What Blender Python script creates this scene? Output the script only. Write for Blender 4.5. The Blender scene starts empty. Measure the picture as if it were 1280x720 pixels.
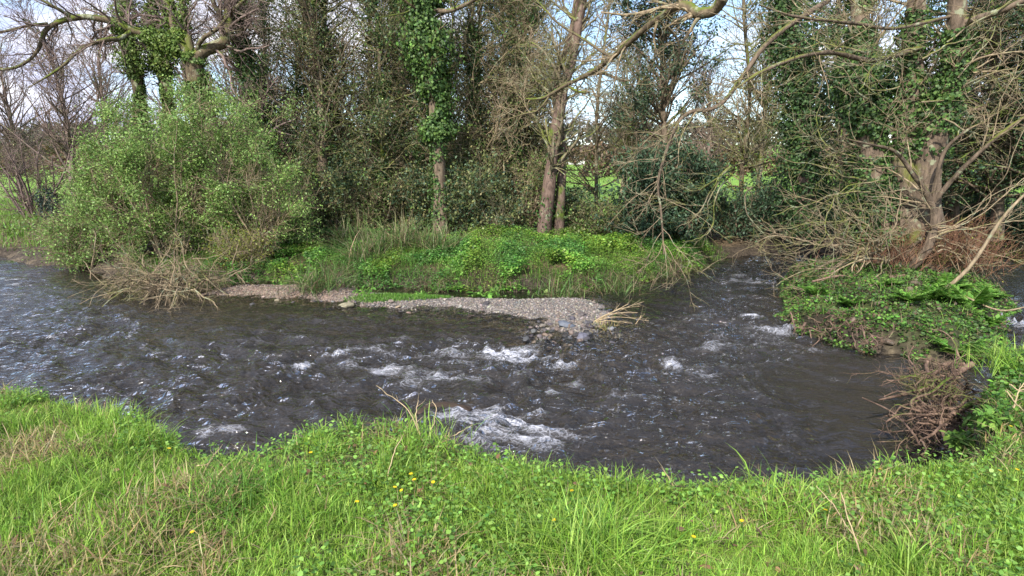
import bpy, math
import numpy as np

# ------------------------------------------------------------------ camera, world, sun, exposure
SC = bpy.context.scene
COL = SC.collection
FPX = 698.0            # focal length in pixels of a 1280 wide picture
HORIZON = 210.0
CAMH = 2.5             # eye above the water (water is z = 0)
PITCH = math.atan((360 - HORIZON) / FPX)
cam_d = bpy.data.cameras.new('camera')
cam_d.sensor_width = 36.0
cam_d.lens = 36.0 * FPX / 1280.0
cam_d.clip_start = 0.05
cam_d.clip_end = 3000
cam = bpy.data.objects.new('camera', cam_d)
COL.objects.link(cam)
cam.location = (0, 0, CAMH)
cam.rotation_euler = (math.pi / 2 - PITCH, 0, 0)
SC.camera = cam

SUN_EL, SUN_AZ = math.radians(40), math.radians(205)    # azimuth clockwise from +Y
SKY_STRENGTH = 0.15
SUN_STRENGTH = 3.7
EXPOSURE = 1.1

sdir = np.array([math.sin(SUN_AZ) * math.cos(SUN_EL), math.cos(SUN_AZ) * math.cos(SUN_EL), math.sin(SUN_EL)])
sl = bpy.data.lights.new('sun', 'SUN')
sl.energy = SUN_STRENGTH
sl.angle = math.radians(0.8)
sl.color = (1.0, 0.95, 0.86)
sun = bpy.data.objects.new('sun', sl)
COL.objects.link(sun)
from mathutils import Vector
sun.rotation_euler = Vector(sdir).to_track_quat('Z', 'Y').to_euler()

world = bpy.data.worlds.new('World')
SC.world = world
world.use_nodes = True
nt = world.node_tree
nt.nodes.clear()
def nn(nt, typ, **kw):
    n = nt.nodes.new(typ)
    for k, v in kw.items():
        if k.startswith('i_'):
            n.inputs[k[2:].replace('_', ' ')].default_value = v
        else:
            setattr(n, k, v)
    return n
def lk(nt, a, ao, b, bi):
    nt.links.new(a.outputs[ao], b.inputs[bi])
sky = nn(nt, 'ShaderNodeTexSky', sky_type='NISHITA', sun_disc=False, sun_elevation=SUN_EL,
         sun_rotation=SUN_AZ, altitude=50, air_density=1.0, dust_density=0.6, ozone_density=1.6)
tc = nn(nt, 'ShaderNodeTexCoord')
mp = nn(nt, 'ShaderNodeMapping')
mp.inputs['Scale'].default_value = (1.0, 1.0, 2.6)
mp.inputs['Location'].default_value = (0.35, 0.1, 0.2)
no = nn(nt, 'ShaderNodeTexNoise', i_Scale=2.3, i_Detail=9.0, i_Roughness=0.55, i_Distortion=0.35)
cr = nn(nt, 'ShaderNodeValToRGB')
cr.color_ramp.elements[0].position = 0.45
cr.color_ramp.elements[1].position = 0.58
no2 = nn(nt, 'ShaderNodeTexNoise', i_Scale=4.5, i_Detail=8.0, i_Roughness=0.6)
cr2 = nn(nt, 'ShaderNodeValToRGB')
cr2.color_ramp.elements[0].position = 0.36
cr2.color_ramp.elements[1].position = 0.62
cr2.color_ramp.elements[0].color = (2.0, 2.2, 3.5, 1)
cr2.color_ramp.elements[1].color = (5.2, 5.2, 5.6, 1)
mx = nn(nt, 'ShaderNodeMixRGB')
bg = nn(nt, 'ShaderNodeBackground')
bg.inputs['Strength'].default_value = SKY_STRENGTH
wo = nn(nt, 'ShaderNodeOutputWorld')
lk(nt, tc, 'Generated', mp, 'Vector'); lk(nt, mp, 'Vector', no, 'Vector'); lk(nt, mp, 'Vector', no2, 'Vector')
lk(nt, no, 'Fac', cr, 'Fac'); lk(nt, no2, 'Fac', cr2, 'Fac')
lk(nt, cr, 'Color', mx, 'Fac'); lk(nt, sky, 'Color', mx, 'Color1'); lk(nt, cr2, 'Color', mx, 'Color2')
lk(nt, mx, 'Color', bg, 'Color'); lk(nt, bg, 'Background', wo, 'Surface')

SC.view_settings.view_transform = 'Standard'
SC.view_settings.look = 'None'
SC.view_settings.gamma = 1.0
SC.view_settings.exposure = EXPOSURE
SC.render.engine = 'CYCLES'
cy = SC.cycles
cy.max_bounces = 6; cy.diffuse_bounces = 3; cy.glossy_bounces = 3; cy.transmission_bounces = 4
cy.transparent_max_bounces = 6
cy.use_denoising = True
cy.caustics_reflective = False; cy.caustics_refractive = False

# ------------------------------------------------------------------ helpers: pixels to the place, noise
CP, SP = math.cos(PITCH), math.sin(PITCH)
def ray(px, py):
    px = np.asarray(px, float); py = np.asarray(py, float)
    xc = (px - 640) / FPX; yc = -(py - 360) / FPX
    return np.stack([xc, CP + yc * SP, -SP + yc * CP], -1)
def at_z(px, py, z=0.0):
    d = ray(px, py); t = (z - CAMH) / d[..., 2]
    return d * t[..., None] + np.array([0, 0, CAMH])
def at_y(px, py, Y):
    d = ray(px, py); t = Y / d[..., 1]
    return d * np.asarray(t)[..., None] + np.array([0, 0, CAMH])

_T = np.random.default_rng(99).random(65536)
def vn(p, seed=0):
    p = np.asarray(p, float)
    i = np.floor(p).astype(np.int64); f = p - i
    f = f * f * (3 - 2 * f)
    D = p.shape[-1]
    K = (73856093, 19349663, 83492791)
    out = 0
    for c in range(1 << D):
        h = np.full(p.shape[:-1], seed * 7919 + 13, dtype=np.int64); w = 1.0
        for k in range(D):
            b = (c >> k) & 1
            h = h ^ ((i[..., k] + b) * K[k])
            w = w * (f[..., k] if b else 1 - f[..., k])
        h = (h ^ (h >> 11)) * 2654435761
        out = out + w * _T[(h >> 7) & 65535]
    return out
def fbm(p, octv=4, seed=0, gain=0.5):
    a = 1.0; s = 0; n = 0; p = np.asarray(p, float)
    for o in range(octv):
        s = s + a * vn(p * (2.03 ** o) + 17.3 * o, seed + o); n += a; a *= gain
    return s / n
def norm(v):
    return v / np.maximum(np.linalg.norm(v, axis=-1, keepdims=True), 1e-9)
def sstep(a, b, x):
    t = np.clip((x - a) / (b - a), 0, 1); return t * t * (3 - 2 * t)

# ------------------------------------------------------------------ helpers: meshes and objects
def mk_mesh(name, V, faces, col=None, mats=(), smooth=True, mat_idx=None):
    """faces: list of (M,k) index arrays"""
    V = np.ascontiguousarray(V, dtype=np.float32)
    faces = [np.asarray(f, dtype=np.int32) for f in faces if len(f)]
    me = bpy.data.meshes.new(name)
    me.vertices.add(len(V)); me.vertices.foreach_set('co', V.ravel())
    loops = np.concatenate([f.ravel() for f in faces])
    sizes = np.concatenate([np.full(len(f), f.shape[1], np.int32) for f in faces])
    starts = np.concatenate([[0], np.cumsum(sizes)[:-1]]).astype(np.int32)
    me.loops.add(len(loops)); me.loops.foreach_set('vertex_index', loops)
    me.polygons.add(len(sizes)); me.polygons.foreach_set('loop_start', starts)
    me.polygons.foreach_set('loop_total', sizes)
    me.polygons.foreach_set('use_smooth', np.full(len(sizes), smooth))
    if mat_idx is not None:
        me.polygons.foreach_set('material_index', np.asarray(mat_idx, np.int32))
    for m in mats: me.materials.append(m)
    if col is not None:
        a = me.color_attributes.new('Col', 'FLOAT_COLOR', 'POINT')
        c = np.ones((len(V), 4), np.float32); c[:, :3] = col
        a.data.foreach_set('color', c.ravel())
    me.update(calc_edges=True)
    me.validate()
    return me
def link_ob(name, me, parent=None, origin=None):
    o = bpy.data.objects.new(name, me); COL.objects.link(o)
    if origin is not None: o.location = origin
    if parent is not None: o.parent = parent
    return o
def tag(o, label=None, cat=None, group=None, kind=None):
    if label: o['label'] = label
    if cat: o['category'] = cat
    if group: o['group'] = group
    if kind: o['kind'] = kind
    return o
def thing(name, label, cat, loc, group=None):
    o = bpy.data.objects.new(name, None); COL.objects.link(o)
    o.location = tuple(float(v) for v in loc); o.empty_display_size = 0.1
    return tag(o, label, cat, group)
def part(name, geo, mat, parent, smooth=True, label=None):
    """geo = (V, faces, col) in world space, stored relative to the thing's base"""
    V, F, C = geo
    b = np.array(parent.location)
    if parent.parent is not None: b = b + np.array(parent.parent.location)
    o = link_ob(name, mk_mesh(name, V - b, F, C, (mat,), smooth), parent)
    if label: o['label'] = label
    return o
def solo(name, geo, mat, label, cat, group=None, kind=None, smooth=True, base=None):
    V, F, C = geo
    if base is None: base = (0, 0, 0)
    o = link_ob(name, mk_mesh(name, V - np.array(base), F, C, (mat,), smooth), None, tuple(float(v) for v in base))
    return tag(o, label, cat, group, kind)
def merge(*gs):
    Vs, Fs, Cs, n = [], [], [], 0
    for V, F, C in gs:
        Vs.append(V); Fs += [np.asarray(f) + n for f in F if len(f)]; n += len(V)
        Cs.append(C if C is not None else np.full((len(V), 3), .5))
    return np.concatenate(Vs), Fs, np.concatenate(Cs)

# ------------------------------------------------------------------ materials
def new_mat(name):
    m = bpy.data.materials.new(name); m.use_nodes = True; m.node_tree.nodes.clear(); return m, m.node_tree
def leaf_mat(name, rough=0.5, trans=0.35, spec=0.35, var=0.25):
    m, t = new_mat(name)
    at = nn(t, 'ShaderNodeAttribute', attribute_name='Col')
    geo = nn(t, 'ShaderNodeNewGeometry')
    no = nn(t, 'ShaderNodeTexNoise', i_Scale=9.0, i_Detail=3.0)
    mr = nn(t, 'ShaderNodeMapRange'); mr.inputs['To Min'].default_value = 1 - var * 1.6; mr.inputs['To Max'].default_value = 1 + var * 1.6
    mu = nn(t, 'ShaderNodeVectorMath', operation='SCALE')
    p = nn(t, 'ShaderNodeBsdfPrincipled', i_Roughness=rough); p.inputs['Specular IOR Level'].default_value = spec
    tr = nn(t, 'ShaderNodeBsdfTranslucent')
    mx = nn(t, 'ShaderNodeMixShader', i_Fac=trans)
    o = nn(t, 'ShaderNodeOutputMaterial')
    lk(t, geo, 'Position', no, 'Vector'); lk(t, no, 'Fac', mr, 'Value')
    lk(t, at, 'Color', mu, 0); lk(t, mr, 'Result', mu, 'Scale')
    lk(t, mu, 0, p, 'Base Color'); lk(t, mu, 0, tr, 'Color')
    lk(t, p, 0, mx, 1); lk(t, tr, 0, mx, 2); lk(t, mx, 0, o, 'Surface')
    return m
def bark_mat(name, c1, c2, moss=0.3, mosscol=(0.09, 0.13, 0.02), lichen=0.0, scale=14.0):
    m, t = new_mat(name)
    geo = nn(t, 'ShaderNodeNewGeometry')
    mp = nn(t, 'ShaderNodeMapping'); mp.inputs['Scale'].default_value = (1, 1, 0.28)
    no = nn(t, 'ShaderNodeTexNoise', i_Scale=scale, i_Detail=6.0, i_Roughness=0.65)
    cr = nn(t, 'ShaderNodeValToRGB')
    cr.color_ramp.elements[0].position = 0.34; cr.color_ramp.elements[1].position = 0.66
    cr.color_ramp.elements[0].color = (*c1, 1); cr.color_ramp.elements[1].color = (*c2, 1)
    n2 = nn(t, 'ShaderNodeTexNoise', i_Scale=2.2, i_Detail=5.0)
    sx = nn(t, 'ShaderNodeSeparateXYZ')
    ma = nn(t, 'ShaderNodeMath', operation='MULTIPLY_ADD'); ma.inputs[1].default_value = 0.22
    cr2 = nn(t, 'ShaderNodeValToRGB')
    cr2.color_ramp.elements[0].position = 0.72 - 0.4 * moss; cr2.color_ramp.elements[1].position = 0.84 - 0.4 * moss
    mx = nn(t, 'ShaderNodeMixRGB'); mx.inputs['Color2'].default_value = (*mosscol, 1)
    n3 = nn(t, 'ShaderNodeTexNoise', i_Scale=6.0, i_Detail=4.0)
    cr3 = nn(t, 'ShaderNodeValToRGB')
    cr3.color_ramp.elements[0].position = 0.66 - 0.25 * lichen; cr3.color_ramp.elements[1].position = 0.72 - 0.2 * lichen
    mx2 = nn(t, 'ShaderNodeMixRGB'); mx2.inputs['Color2'].default_value = (0.24, 0.25, 0.16, 1)
    bu = nn(t, 'ShaderNodeBump', i_Strength=0.9, i_Distance=0.03)
    p = nn(t, 'ShaderNodeBsdfPrincipled', i_Roughness=0.85); p.inputs['Specular IOR Level'].default_value = 0.2
    o = nn(t, 'ShaderNodeOutputMaterial')
    lk(t, geo, 'Position', mp, 'Vector'); lk(t, mp, 0, no, 'Vector'); lk(t, no, 'Fac', cr, 'Fac')
    lk(t, geo, 'Position', n2, 'Vector'); lk(t, geo, 'Position', n3, 'Vector'); lk(t, geo, 'Normal', sx, 0)
    lk(t, sx, 'Z', ma, 0); lk(t, n2, 'Fac', ma, 2); lk(t, ma, 0, cr2, 'Fac')
    lk(t, cr2, 'Color', mx, 'Fac'); lk(t, cr, 'Color', mx, 'Color1')
    lk(t, n3, 'Fac', cr3, 'Fac')
    if lichen > 0:
        lk(t, cr3, 'Color', mx2, 'Fac')
    else:
        mx2.inputs['Fac'].default_value = 0
    lk(t, mx, 'Color', mx2, 'Color1')
    lk(t, mx2, 'Color', p, 'Base Color'); lk(t, no, 'Fac', bu, 'Height'); lk(t, bu, 0, p, 'Normal')
    lk(t, p, 0, o, 'Surface')
    return m
def col_mat(name, rough=0.8, spec=0.25, scale=30.0, bump=0.4, var=0.35, dist=0.01):
    m, t = new_mat(name)
    at = nn(t, 'ShaderNodeAttribute', attribute_name='Col'); geo = nn(t, 'ShaderNodeNewGeometry')
    no = nn(t, 'ShaderNodeTexNoise', i_Scale=scale, i_Detail=5.0)
    mr = nn(t, 'ShaderNodeMapRange'); mr.inputs['To Min'].default_value = 1 - var * 2; mr.inputs['To Max'].default_value = 1 + var * 2
    mu = nn(t, 'ShaderNodeVectorMath', operation='SCALE')
    bu = nn(t, 'ShaderNodeBump', i_Strength=bump, i_Distance=dist)
    p = nn(t, 'ShaderNodeBsdfPrincipled', i_Roughness=rough); p.inputs['Specular IOR Level'].default_value = spec
    o = nn(t, 'ShaderNodeOutputMaterial')
    lk(t, geo, 'Position', no, 'Vector'); lk(t, no, 'Fac', mr, 'Value'); lk(t, at, 'Color', mu, 0); lk(t, mr, 0, mu, 'Scale')
    lk(t, mu, 0, p, 'Base Color'); lk(t, no, 'Fac', bu, 'Height'); lk(t, bu, 0, p, 'Normal'); lk(t, p, 0, o, 'Surface')
    return m

M_LEAF = leaf_mat('leaf')
M_IVY = leaf_mat('ivy_leaf', rough=0.55, trans=0.22, spec=0.3)
M_GRASS = leaf_mat('grass_blade', rough=0.5, trans=0.4, spec=0.3, var=0.2)
M_DRY = col_mat('dry_stalk', scale=20)
M_STONE = col_mat('stone', rough=0.6, spec=0.4, scale=25, bump=0.5)
M_BARK = bark_mat('bark_grey_brown', (0.07, 0.05, 0.035), (0.21, 0.16, 0.11), 0.35, lichen=0.25)
M_MOSSY = bark_mat('bark_mossy', (0.06, 0.045, 0.03), (0.17, 0.13, 0.08), 0.5, (0.10, 0.125, 0.02), lichen=0.3)
M_RED = bark_mat('bark_red_brown', (0.07, 0.045, 0.035), (0.20, 0.14, 0.11), 0.3, lichen=0.1)
M_TWIG = bark_mat('bark_tan_twig', (0.15, 0.11, 0.07), (0.36, 0.28, 0.18), 0.12, (0.17, 0.18, 0.05), lichen=0.35)
M_PURP = bark_mat('bark_purple_twig', (0.11, 0.075, 0.07), (0.24, 0.18, 0.15), 0.1)
M_ROOT = bark_mat('dead_wood', (0.05, 0.032, 0.024), (0.25, 0.165, 0.12), 0.05)
M_STEM = bark_mat('bark_brown_stems', (0.06, 0.045, 0.032), (0.19, 0.14, 0.10), 0.35, (0.12, 0.13, 0.03), lichen=0.25)
M_SHOOT = bark_mat('bark_reddish_shoot', (0.12, 0.055, 0.035), (0.27, 0.15, 0.09), 0.1)
M_PALE = bark_mat('bark_pale_lichen', (0.10, 0.08, 0.052), (0.30, 0.245, 0.16), 0.5, (0.13, 0.15, 0.03), lichen=0.45)

# ------------------------------------------------------------------ terrain
def poly_px(pts, z):
    p = np.array(pts, float); return at_z(p[:, 0], p[:, 1], z)[:, :2]
near_in = poly_px([(-60, 478), (0, 481), (60, 490), (120, 502), (180, 516), (225, 545), (265, 562), (330, 560), (380, 535),
                   (430, 523), (500, 527), (560, 543), (620, 560), (700, 578), (780, 594), (850, 601), (930, 592), (1000, 588),
                   (1060, 580), (1120, 572), (1160, 560)], 0.95)
near_mound = poly_px([(1190, 520), (1185, 470), (1195, 432), (1240, 422), (1290, 419), (1500, 415)], 1.05)
NEAR = np.concatenate([[(-40, -40), (-40, 6.0), (-14, 5.6), (-8, 4.9)], near_in, near_mound, [(12, 5.6), (40, 7), (40, -40)]])
FAR = np.concatenate([[(-60, 17.5), (-30, 17.2)],
                      poly_px([(-60, 322), (0, 322), (40, 331), (110, 338), (150, 349), (180, 358), (265, 361), (330, 353), (430, 357),
                               (470, 360), (560, 364), (660, 365), (740, 363), (790, 355), (850, 342), (880, 333), (905, 325),
                               (960, 320), (1100, 313), (1280, 313)], 0.0),
                      [(22, 16.6), (60, 17), (900, 17), (900, 1500), (-900, 1500), (-900, 17)]])
BAR = poly_px([(255, 368), (300, 357), (400, 356), (440, 362), (500, 369), (560, 372), (650, 374), (735, 372), (752, 380), (775, 402),
               (768, 414), (745, 424), (712, 434), (690, 425), (668, 406), (640, 396), (560, 389), (480, 384), (430, 381),
               (400, 377), (330, 372)], 0.0)
ISL = poly_px([(975, 352), (985, 400), (1010, 420), (1050, 434), (1100, 445), (1160, 458), (1215, 462), (1250, 430),
               (1262, 400), (1250, 372), (1200, 352), (1120, 340), (1030, 338)], 0.0)
def sdf(P, poly):
    P = np.asarray(P, float); n = len(poly)
    best = np.full(len(P), 1e18); inside = np.zeros(len(P), bool)
    for i in range(n):
        a = poly[i]; b = poly[(i + 1) % n]; ab = b - a
        t = np.clip(((P - a) @ ab) / max(ab @ ab, 1e-12), 0, 1)
        d = P - a - t[:, None] * ab
        best = np.minimum(best, (d * d).sum(1))
        c = ((a[1] > P[:, 1]) != (b[1] > P[:, 1]))
        with np.errstate(divide='ignore', invalid='ignore'):
            xi = (b[0] - a[0]) * (P[:, 1] - a[1]) / (b[1] - a[1]) + a[0]
        inside ^= c & (P[:, 0] < xi)
    s = np.sqrt(best)
    return np.where(inside, s, -s)
def terrain(P, full=False):
    P = np.asarray(P, float).reshape(-1, 2)
    q = np.concatenate([P, np.zeros((len(P), 1))], 1)
    w = (fbm(P * 1.7, 3, 5) - 0.5)
    s1 = sdf(P, NEAR) + w * 0.2 + 0.12 - 0.2 * sstep(2.0, 2.9, P[:, 0]); s2 = sdf(P, FAR) + w * 0.5; s3 = sdf(P, BAR) + w * 0.22; s4 = sdf(P, ISL) + w * 0.5
    low = fbm(P * 0.45, 3, 11) - 0.5; mid = fbm(P * 2.5, 3, 12) - 0.5; fine = fbm(P * 9, 3, 13) - 0.5
    mound = sstep(2.6, 4.6, P[:, 0]) * sstep(2.5, 4.2, P[:, 1])
    h1 = np.where(s1 > 0, 0.93 * sstep(0, 0.20, s1) + 0.04 * sstep(0.1, 1.2, s1) + 0.30 * mound * sstep(.1, .8, s1)
                  + 0.10 * mid * sstep(0, .4, s1) + 0.02 * fine, s1 * 1.6)
    far = np.maximum(P[:, 1] - 17, 0)
    hill = 16 * sstep(110, 420, P[:, 1] + 0.12 * P[:, 0] + 40 * (fbm(P * 0.008, 2, 3) - .5)) + 0.9 * sstep(18, 60, P[:, 1])
    h2 = np.where(s2 > 0, 0.20 * sstep(0, 0.3, s2) + 0.22 * sstep(0.2, 1.6, s2) + 0.25 * sstep(1.5, 6, s2)
                  + 0.16 * mid * sstep(0, .8, s2) * (1 - sstep(20, 40, P[:, 1])) + 0.05 * fine * (P[:, 1] < 30) + hill, s2 * 0.8)
    h3 = np.where(s3 > 0, 0.09 * sstep(0, 0.5, s3) + 0.03 * mid + 0.015 * fine, s3 * 0.28)
    h4 = np.where(s4 > 0, 0.30 * sstep(0, 0.25, s4) + 0.22 * sstep(0.2, 1.3, s4) + 0.25 * mid * sstep(0, .5, s4) + 0.1 * fine * sstep(0, .3, s4), s4 * 1.3)
    bed = -0.30 + 0.18 * mid + 0.08 * fine - 0.45 * sstep(2.2, 4.5, P[:, 0]) * (1 - sstep(6.5, 9, P[:, 1]))
    # shallow riffle bed below the bar
    h = np.maximum.reduce([h1, h2, h3, h4, bed])
    if full: return h, s1, s2, s3, s4
    return h
def gz(P): return terrain(P)

def axis(lo, hi, step, out_lo, out_hi, g=1.16):
    a = list(np.arange(lo, hi + 1e-6, step)); s = step; x = a[-1]
    while x < out_hi: s *= g; x += s; a.append(x)
    s = step; x = a[0]; b = []
    while x > out_lo: s *= g; x -= s; b.append(x)
    return np.array(b[::-1] + a)
def grid_faces(nx, ny):
    i = np.arange(nx - 1); j = np.arange(ny - 1)
    a = (j[:, None] * nx + i[None]).ravel()
    return np.stack([a, a + 1, a + nx + 1, a + nx], 1)
gx = axis(-9, 9, 0.07, -700, 700)
gy = np.concatenate([axis(1.2, 6.2, 0.055, -60, 6.2), axis(6.3, 17, 0.09, 6.3, 1300)[0:]])
gy = np.unique(np.round(gy, 4))
GX, GY = np.meshgrid(gx, gy)
GP = np.stack([GX.ravel(), GY.ravel()], 1)
gh, s1, s2, s3, s4 = terrain(GP, True)
gh = gh.copy()
# ground colours: soil, gravel, mud, field
n1 = fbm(GP * 3, 4, 31)[:, None]; n2_ = fbm(GP * 0.6, 3, 32)[:, None]
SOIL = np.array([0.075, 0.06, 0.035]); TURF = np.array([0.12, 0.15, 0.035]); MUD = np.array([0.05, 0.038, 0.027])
LITTER = np.array([0.085, 0.06, 0.035]); FIELD = np.array([0.15, 0.27, 0.035]); GRAV = np.array([0.15, 0.13, 0.115]); REDG = np.array([0.19, 0.135, 0.105])
BED = np.array([0.13, 0.10, 0.065])
c = MUD[None] * (0.7 + 0.6 * n1)
TURF = TURF * 1.0
turf = TURF[None] * (0.7 + .6 * n1) * sstep(.35, .6, n1) + SOIL[None] * (1 - sstep(.35, .6, n1))
k = sstep(0.12, 0.35, s1)[:, None]; c = c * (1 - k) + turf * k
k = (sstep(0.5, 0.9, s2) * (1 - sstep(23, 28, GP[:, 1] + 6 * (n2_[:, 0] - .5))))[:, None]; c = c * (1 - k) + LITTER[None] * (.7 + .7 * n1) * k
k = (sstep(0.5, 1, s2) * sstep(21, 25, GP[:, 1] + 6 * (n2_[:, 0] - .5)))[:, None]; c = c * (1 - k) + FIELD[None] * (.8 + .4 * n1) * (.8 + .4 * n2_) * k
gr = GRAV[None] * (1 - sstep(-3.6, -2.3, -np.abs(GP[:, 0] + 0)) * 0)[:, None]
rk = (1 - sstep(-4.0, -2.6, GP[:, 0]))[:, None]
gcol = GRAV * (1 - rk) + REDG * rk
k = (sstep(-0.25, 0.05, s3) * (s2 < 0.1) * (s1 < 0))[:, None]; c = c * (1 - k) + gcol * (.75 + .5 * n1) * (.5 + .5 * sstep(.0, .22, s3 + .3 * (n1[:, 0] - .5)))[:, None] * k
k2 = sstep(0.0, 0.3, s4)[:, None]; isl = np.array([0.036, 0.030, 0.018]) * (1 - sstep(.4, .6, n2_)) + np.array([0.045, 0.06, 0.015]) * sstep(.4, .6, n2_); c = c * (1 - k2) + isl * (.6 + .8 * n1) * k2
under = (gh < -0.03)[:, None] * (1 - k); c = c * (1 - under) + BED * (.6 + .8 * n1) * under
m, t = new_mat('ground')
at = nn(t, 'ShaderNodeAttribute', attribute_name='Col'); geo = nn(t, 'ShaderNodeNewGeometry')
vo = nn(t, 'ShaderNodeTexVoronoi', i_Scale=22.0); vo2 = nn(t, 'ShaderNodeTexVoronoi', i_Scale=9.0)
no = nn(t, 'ShaderNodeTexNoise', i_Scale=7.0, i_Detail=8.0, i_Roughness=0.65)
hsv = nn(t, 'ShaderNodeSeparateColor')
mr = nn(t, 'ShaderNodeMapRange'); mr.inputs['To Min'].default_value = 0.5; mr.inputs['To Max'].default_value = 1.5
mr2 = nn(t, 'ShaderNodeMapRange'); mr2.inputs['To Min'].default_value = 0.45; mr2.inputs['To Max'].default_value = 1.55
mm = nn(t, 'ShaderNodeMath', operation='MULTIPLY'); mu = nn(t, 'ShaderNodeVectorMath', operation='SCALE')
ad = nn(t, 'ShaderNodeMath', operation='SUBTRACT'); bu = nn(t, 'ShaderNodeBump', i_Strength=0.8, i_Distance=0.04)
p = nn(t, 'ShaderNodeBsdfPrincipled', i_Roughness=0.85); p.inputs['Specular IOR Level'].default_value = 0.25
o = nn(t, 'ShaderNodeOutputMaterial')
for n in (vo, vo2, no): lk(t, geo, 'Position', n, 'Vector')
lk(t, vo, 'Color', hsv, 0); lk(t, hsv, 0, mr, 'Value'); lk(t, no, 'Fac', mr2, 'Value')
lk(t, mr, 0, mm, 0); lk(t, mr2, 0, mm, 1); lk(t, at, 'Color', mu, 0); lk(t, mm, 0, mu, 'Scale'); lk(t, mu, 0, p, 'Base Color')
lk(t, no, 'Fac', ad, 0); lk(t, vo2, 'Distance', ad, 1); lk(t, ad, 0, bu, 'Height'); lk(t, bu, 0, p, 'Normal'); lk(t, p, 0, o, 'Surface')
M_GROUND = m
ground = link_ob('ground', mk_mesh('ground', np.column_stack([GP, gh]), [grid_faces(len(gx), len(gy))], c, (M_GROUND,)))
tag(ground, kind='structure')

# ------------------------------------------------------------------ water
wx = axis(-9.5, 8.5, 0.034, -46, 40, 1.09)
wy = [2.4]; s = 0.026
while wy[-1] < 18.5: wy.append(wy[-1] + s); s = 0.026 * (wy[-1] / 2.4) ** 0.75
wy = np.array(wy)
WX, WY = np.meshgrid(wx, wy); WP = np.stack([WX.ravel(), WY.ravel()], 1)
def blob(lst, P):
    out = np.zeros(len(P))
    for (px, py, rx, ry, a) in lst:
        c0 = at_z(px, py)[:2]; sx = abs(at_z(px + rx, py)[0] - c0[0]); sy = abs(at_z(px, py - ry)[1] - c0[1])
        d = ((P[:, 0] - c0[0]) / sx) ** 2 + ((P[:, 1] - c0[1]) / sy) ** 2
        out = np.maximum(out, a * np.exp(-d))
    return out
turb = 0.33 + blob([(640, 460, 330, 60, .75), (600, 530, 120, 50, .9), (330, 470, 240, 70, .6), (940, 410, 120, 40, .8), (850, 460, 130, 70, .6),
                    (100, 420, 150, 40, .35), (970, 350, 80, 15, .5), (1265, 405, 60, 12, 1.0)], WP)
calm = blob([(1080, 500, 130, 70, 1), (330, 385, 120, 14, .7), (820, 380, 60, 20, .7), (600, 367, 200, 4, .8), (620, 410, 200, 14, .6), (1060, 460, 80, 40, .9), (1240, 345, 60, 20, 1)], WP)
turb = np.clip(turb * (1 - 0.75 * calm), 0.07, 1.3)
# domain-warped ridged waves
wa = np.stack([fbm(WP * 0.9, 2, 41), fbm(WP * 0.9 + 9, 2, 42)], 1) - 0.5
Q = WP + wa * 0.9
def ridge(v): return 1 - np.abs(2 * v - 1)
f1 = fbm(Q * (1.1, 1.9), 2, 51); f2 = ridge(fbm(Q * (1.9, 4.2) + 3, 3, 52)); f3 = ridge(fbm(Q * (3.1, 7.5) + 7, 2, 53)); f4 = fbm(WP * (15, 19), 2, 54)
wh = (0.13 * (f1 - .5) + 0.12 * (f2 ** 2 - .45) + 0.06 * (f3 ** 1.5 - .5) + 0.008 * (f4 - .5)) * turb * 1.15
foam_l = [(620, 535, 62, 24, .95), (665, 550, 40, 18, .8), (600, 518, 50, 14, .8), (700, 545, 50, 10, .5), (520, 505, 60, 7, .4), (420, 490, 60, 6, .35), (780, 500, 70, 6, .4), (1000, 440, 50, 6, .4), (1040, 475, 50, 5, .35), (350, 430, 60, 5, .35), (200, 440, 50, 6, .35), (640, 446, 45, 10, .8), (615, 442, 22, 8, .95), (700, 455, 40, 7, .6), (735, 463, 30, 5, .55),
          (690, 492, 30, 6, .6), (730, 484, 25, 6, .65), (770, 478, 30, 6, .6), (810, 470, 25, 7, .7), (840, 457, 14, 9, .9), (380, 464, 14, 7, .85), (427, 447, 12, 6, .8),
          (480, 465, 26, 8, .7), (455, 475, 20, 5, .6), (85, 417, 22, 7, .6), (292, 541, 26, 5, .4), (255, 545, 15, 6, .6), (940, 402, 16, 5, .75), (975, 416, 30, 7, .6),
          (900, 445, 14, 9, .65), (560, 478, 40, 5, .55), (1265, 407, 40, 9, .7), (950, 352, 50, 7, .5), (880, 470, 30, 8, .45), (560, 440, 30, 6, .5),
          (330, 520, 30, 8, .45), (30, 340, 40, 5, .5), (520, 455, 200, 40, .32), (900, 430, 90, 40, .3)]
fo = 0.72 * blob(foam_l, WP)
crest = sstep(.5, .95, f2) * .5 + sstep(.55, .95, f3) * .5
foam = fo * (0.45 + 0.9 * crest) * (.45 + 1.0 * sstep(.36, .62, fbm(Q * (2.2, 4.5) + 5, 3, 61))) + 0.12 * (crest - .35) * turb
wh = wh + 0.03 * fo * (f3 - .5) * 2
wd = wh - terrain(WP)
dep = np.clip(wd, 0, 1)
wcol = np.stack([np.clip(foam, 0, 1.5), dep, turb], 1)
m, t = new_mat('river_water')
at = nn(t, 'ShaderNodeAttribute', attribute_name='Col'); sep = nn(t, 'ShaderNodeSeparateXYZ'); geo = nn(t, 'ShaderNodeNewGeometry')
mp = nn(t, 'ShaderNodeMapping'); mp.inputs['Scale'].default_value = (0.8, 1.9, 1)
na = nn(t, 'ShaderNodeTexNoise', i_Scale=4.6, i_Detail=2.2, i_Roughness=0.45, i_Distortion=1.8)
nb = nn(t, 'ShaderNodeTexNoise', i_Scale=13.0, i_Detail=1.5, i_Distortion=1.0)
bu = nn(t, 'ShaderNodeBump', i_Strength=0.55, i_Distance=0.10); bu2 = nn(t, 'ShaderNodeBump', i_Strength=0.4, i_Distance=0.014)
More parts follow.
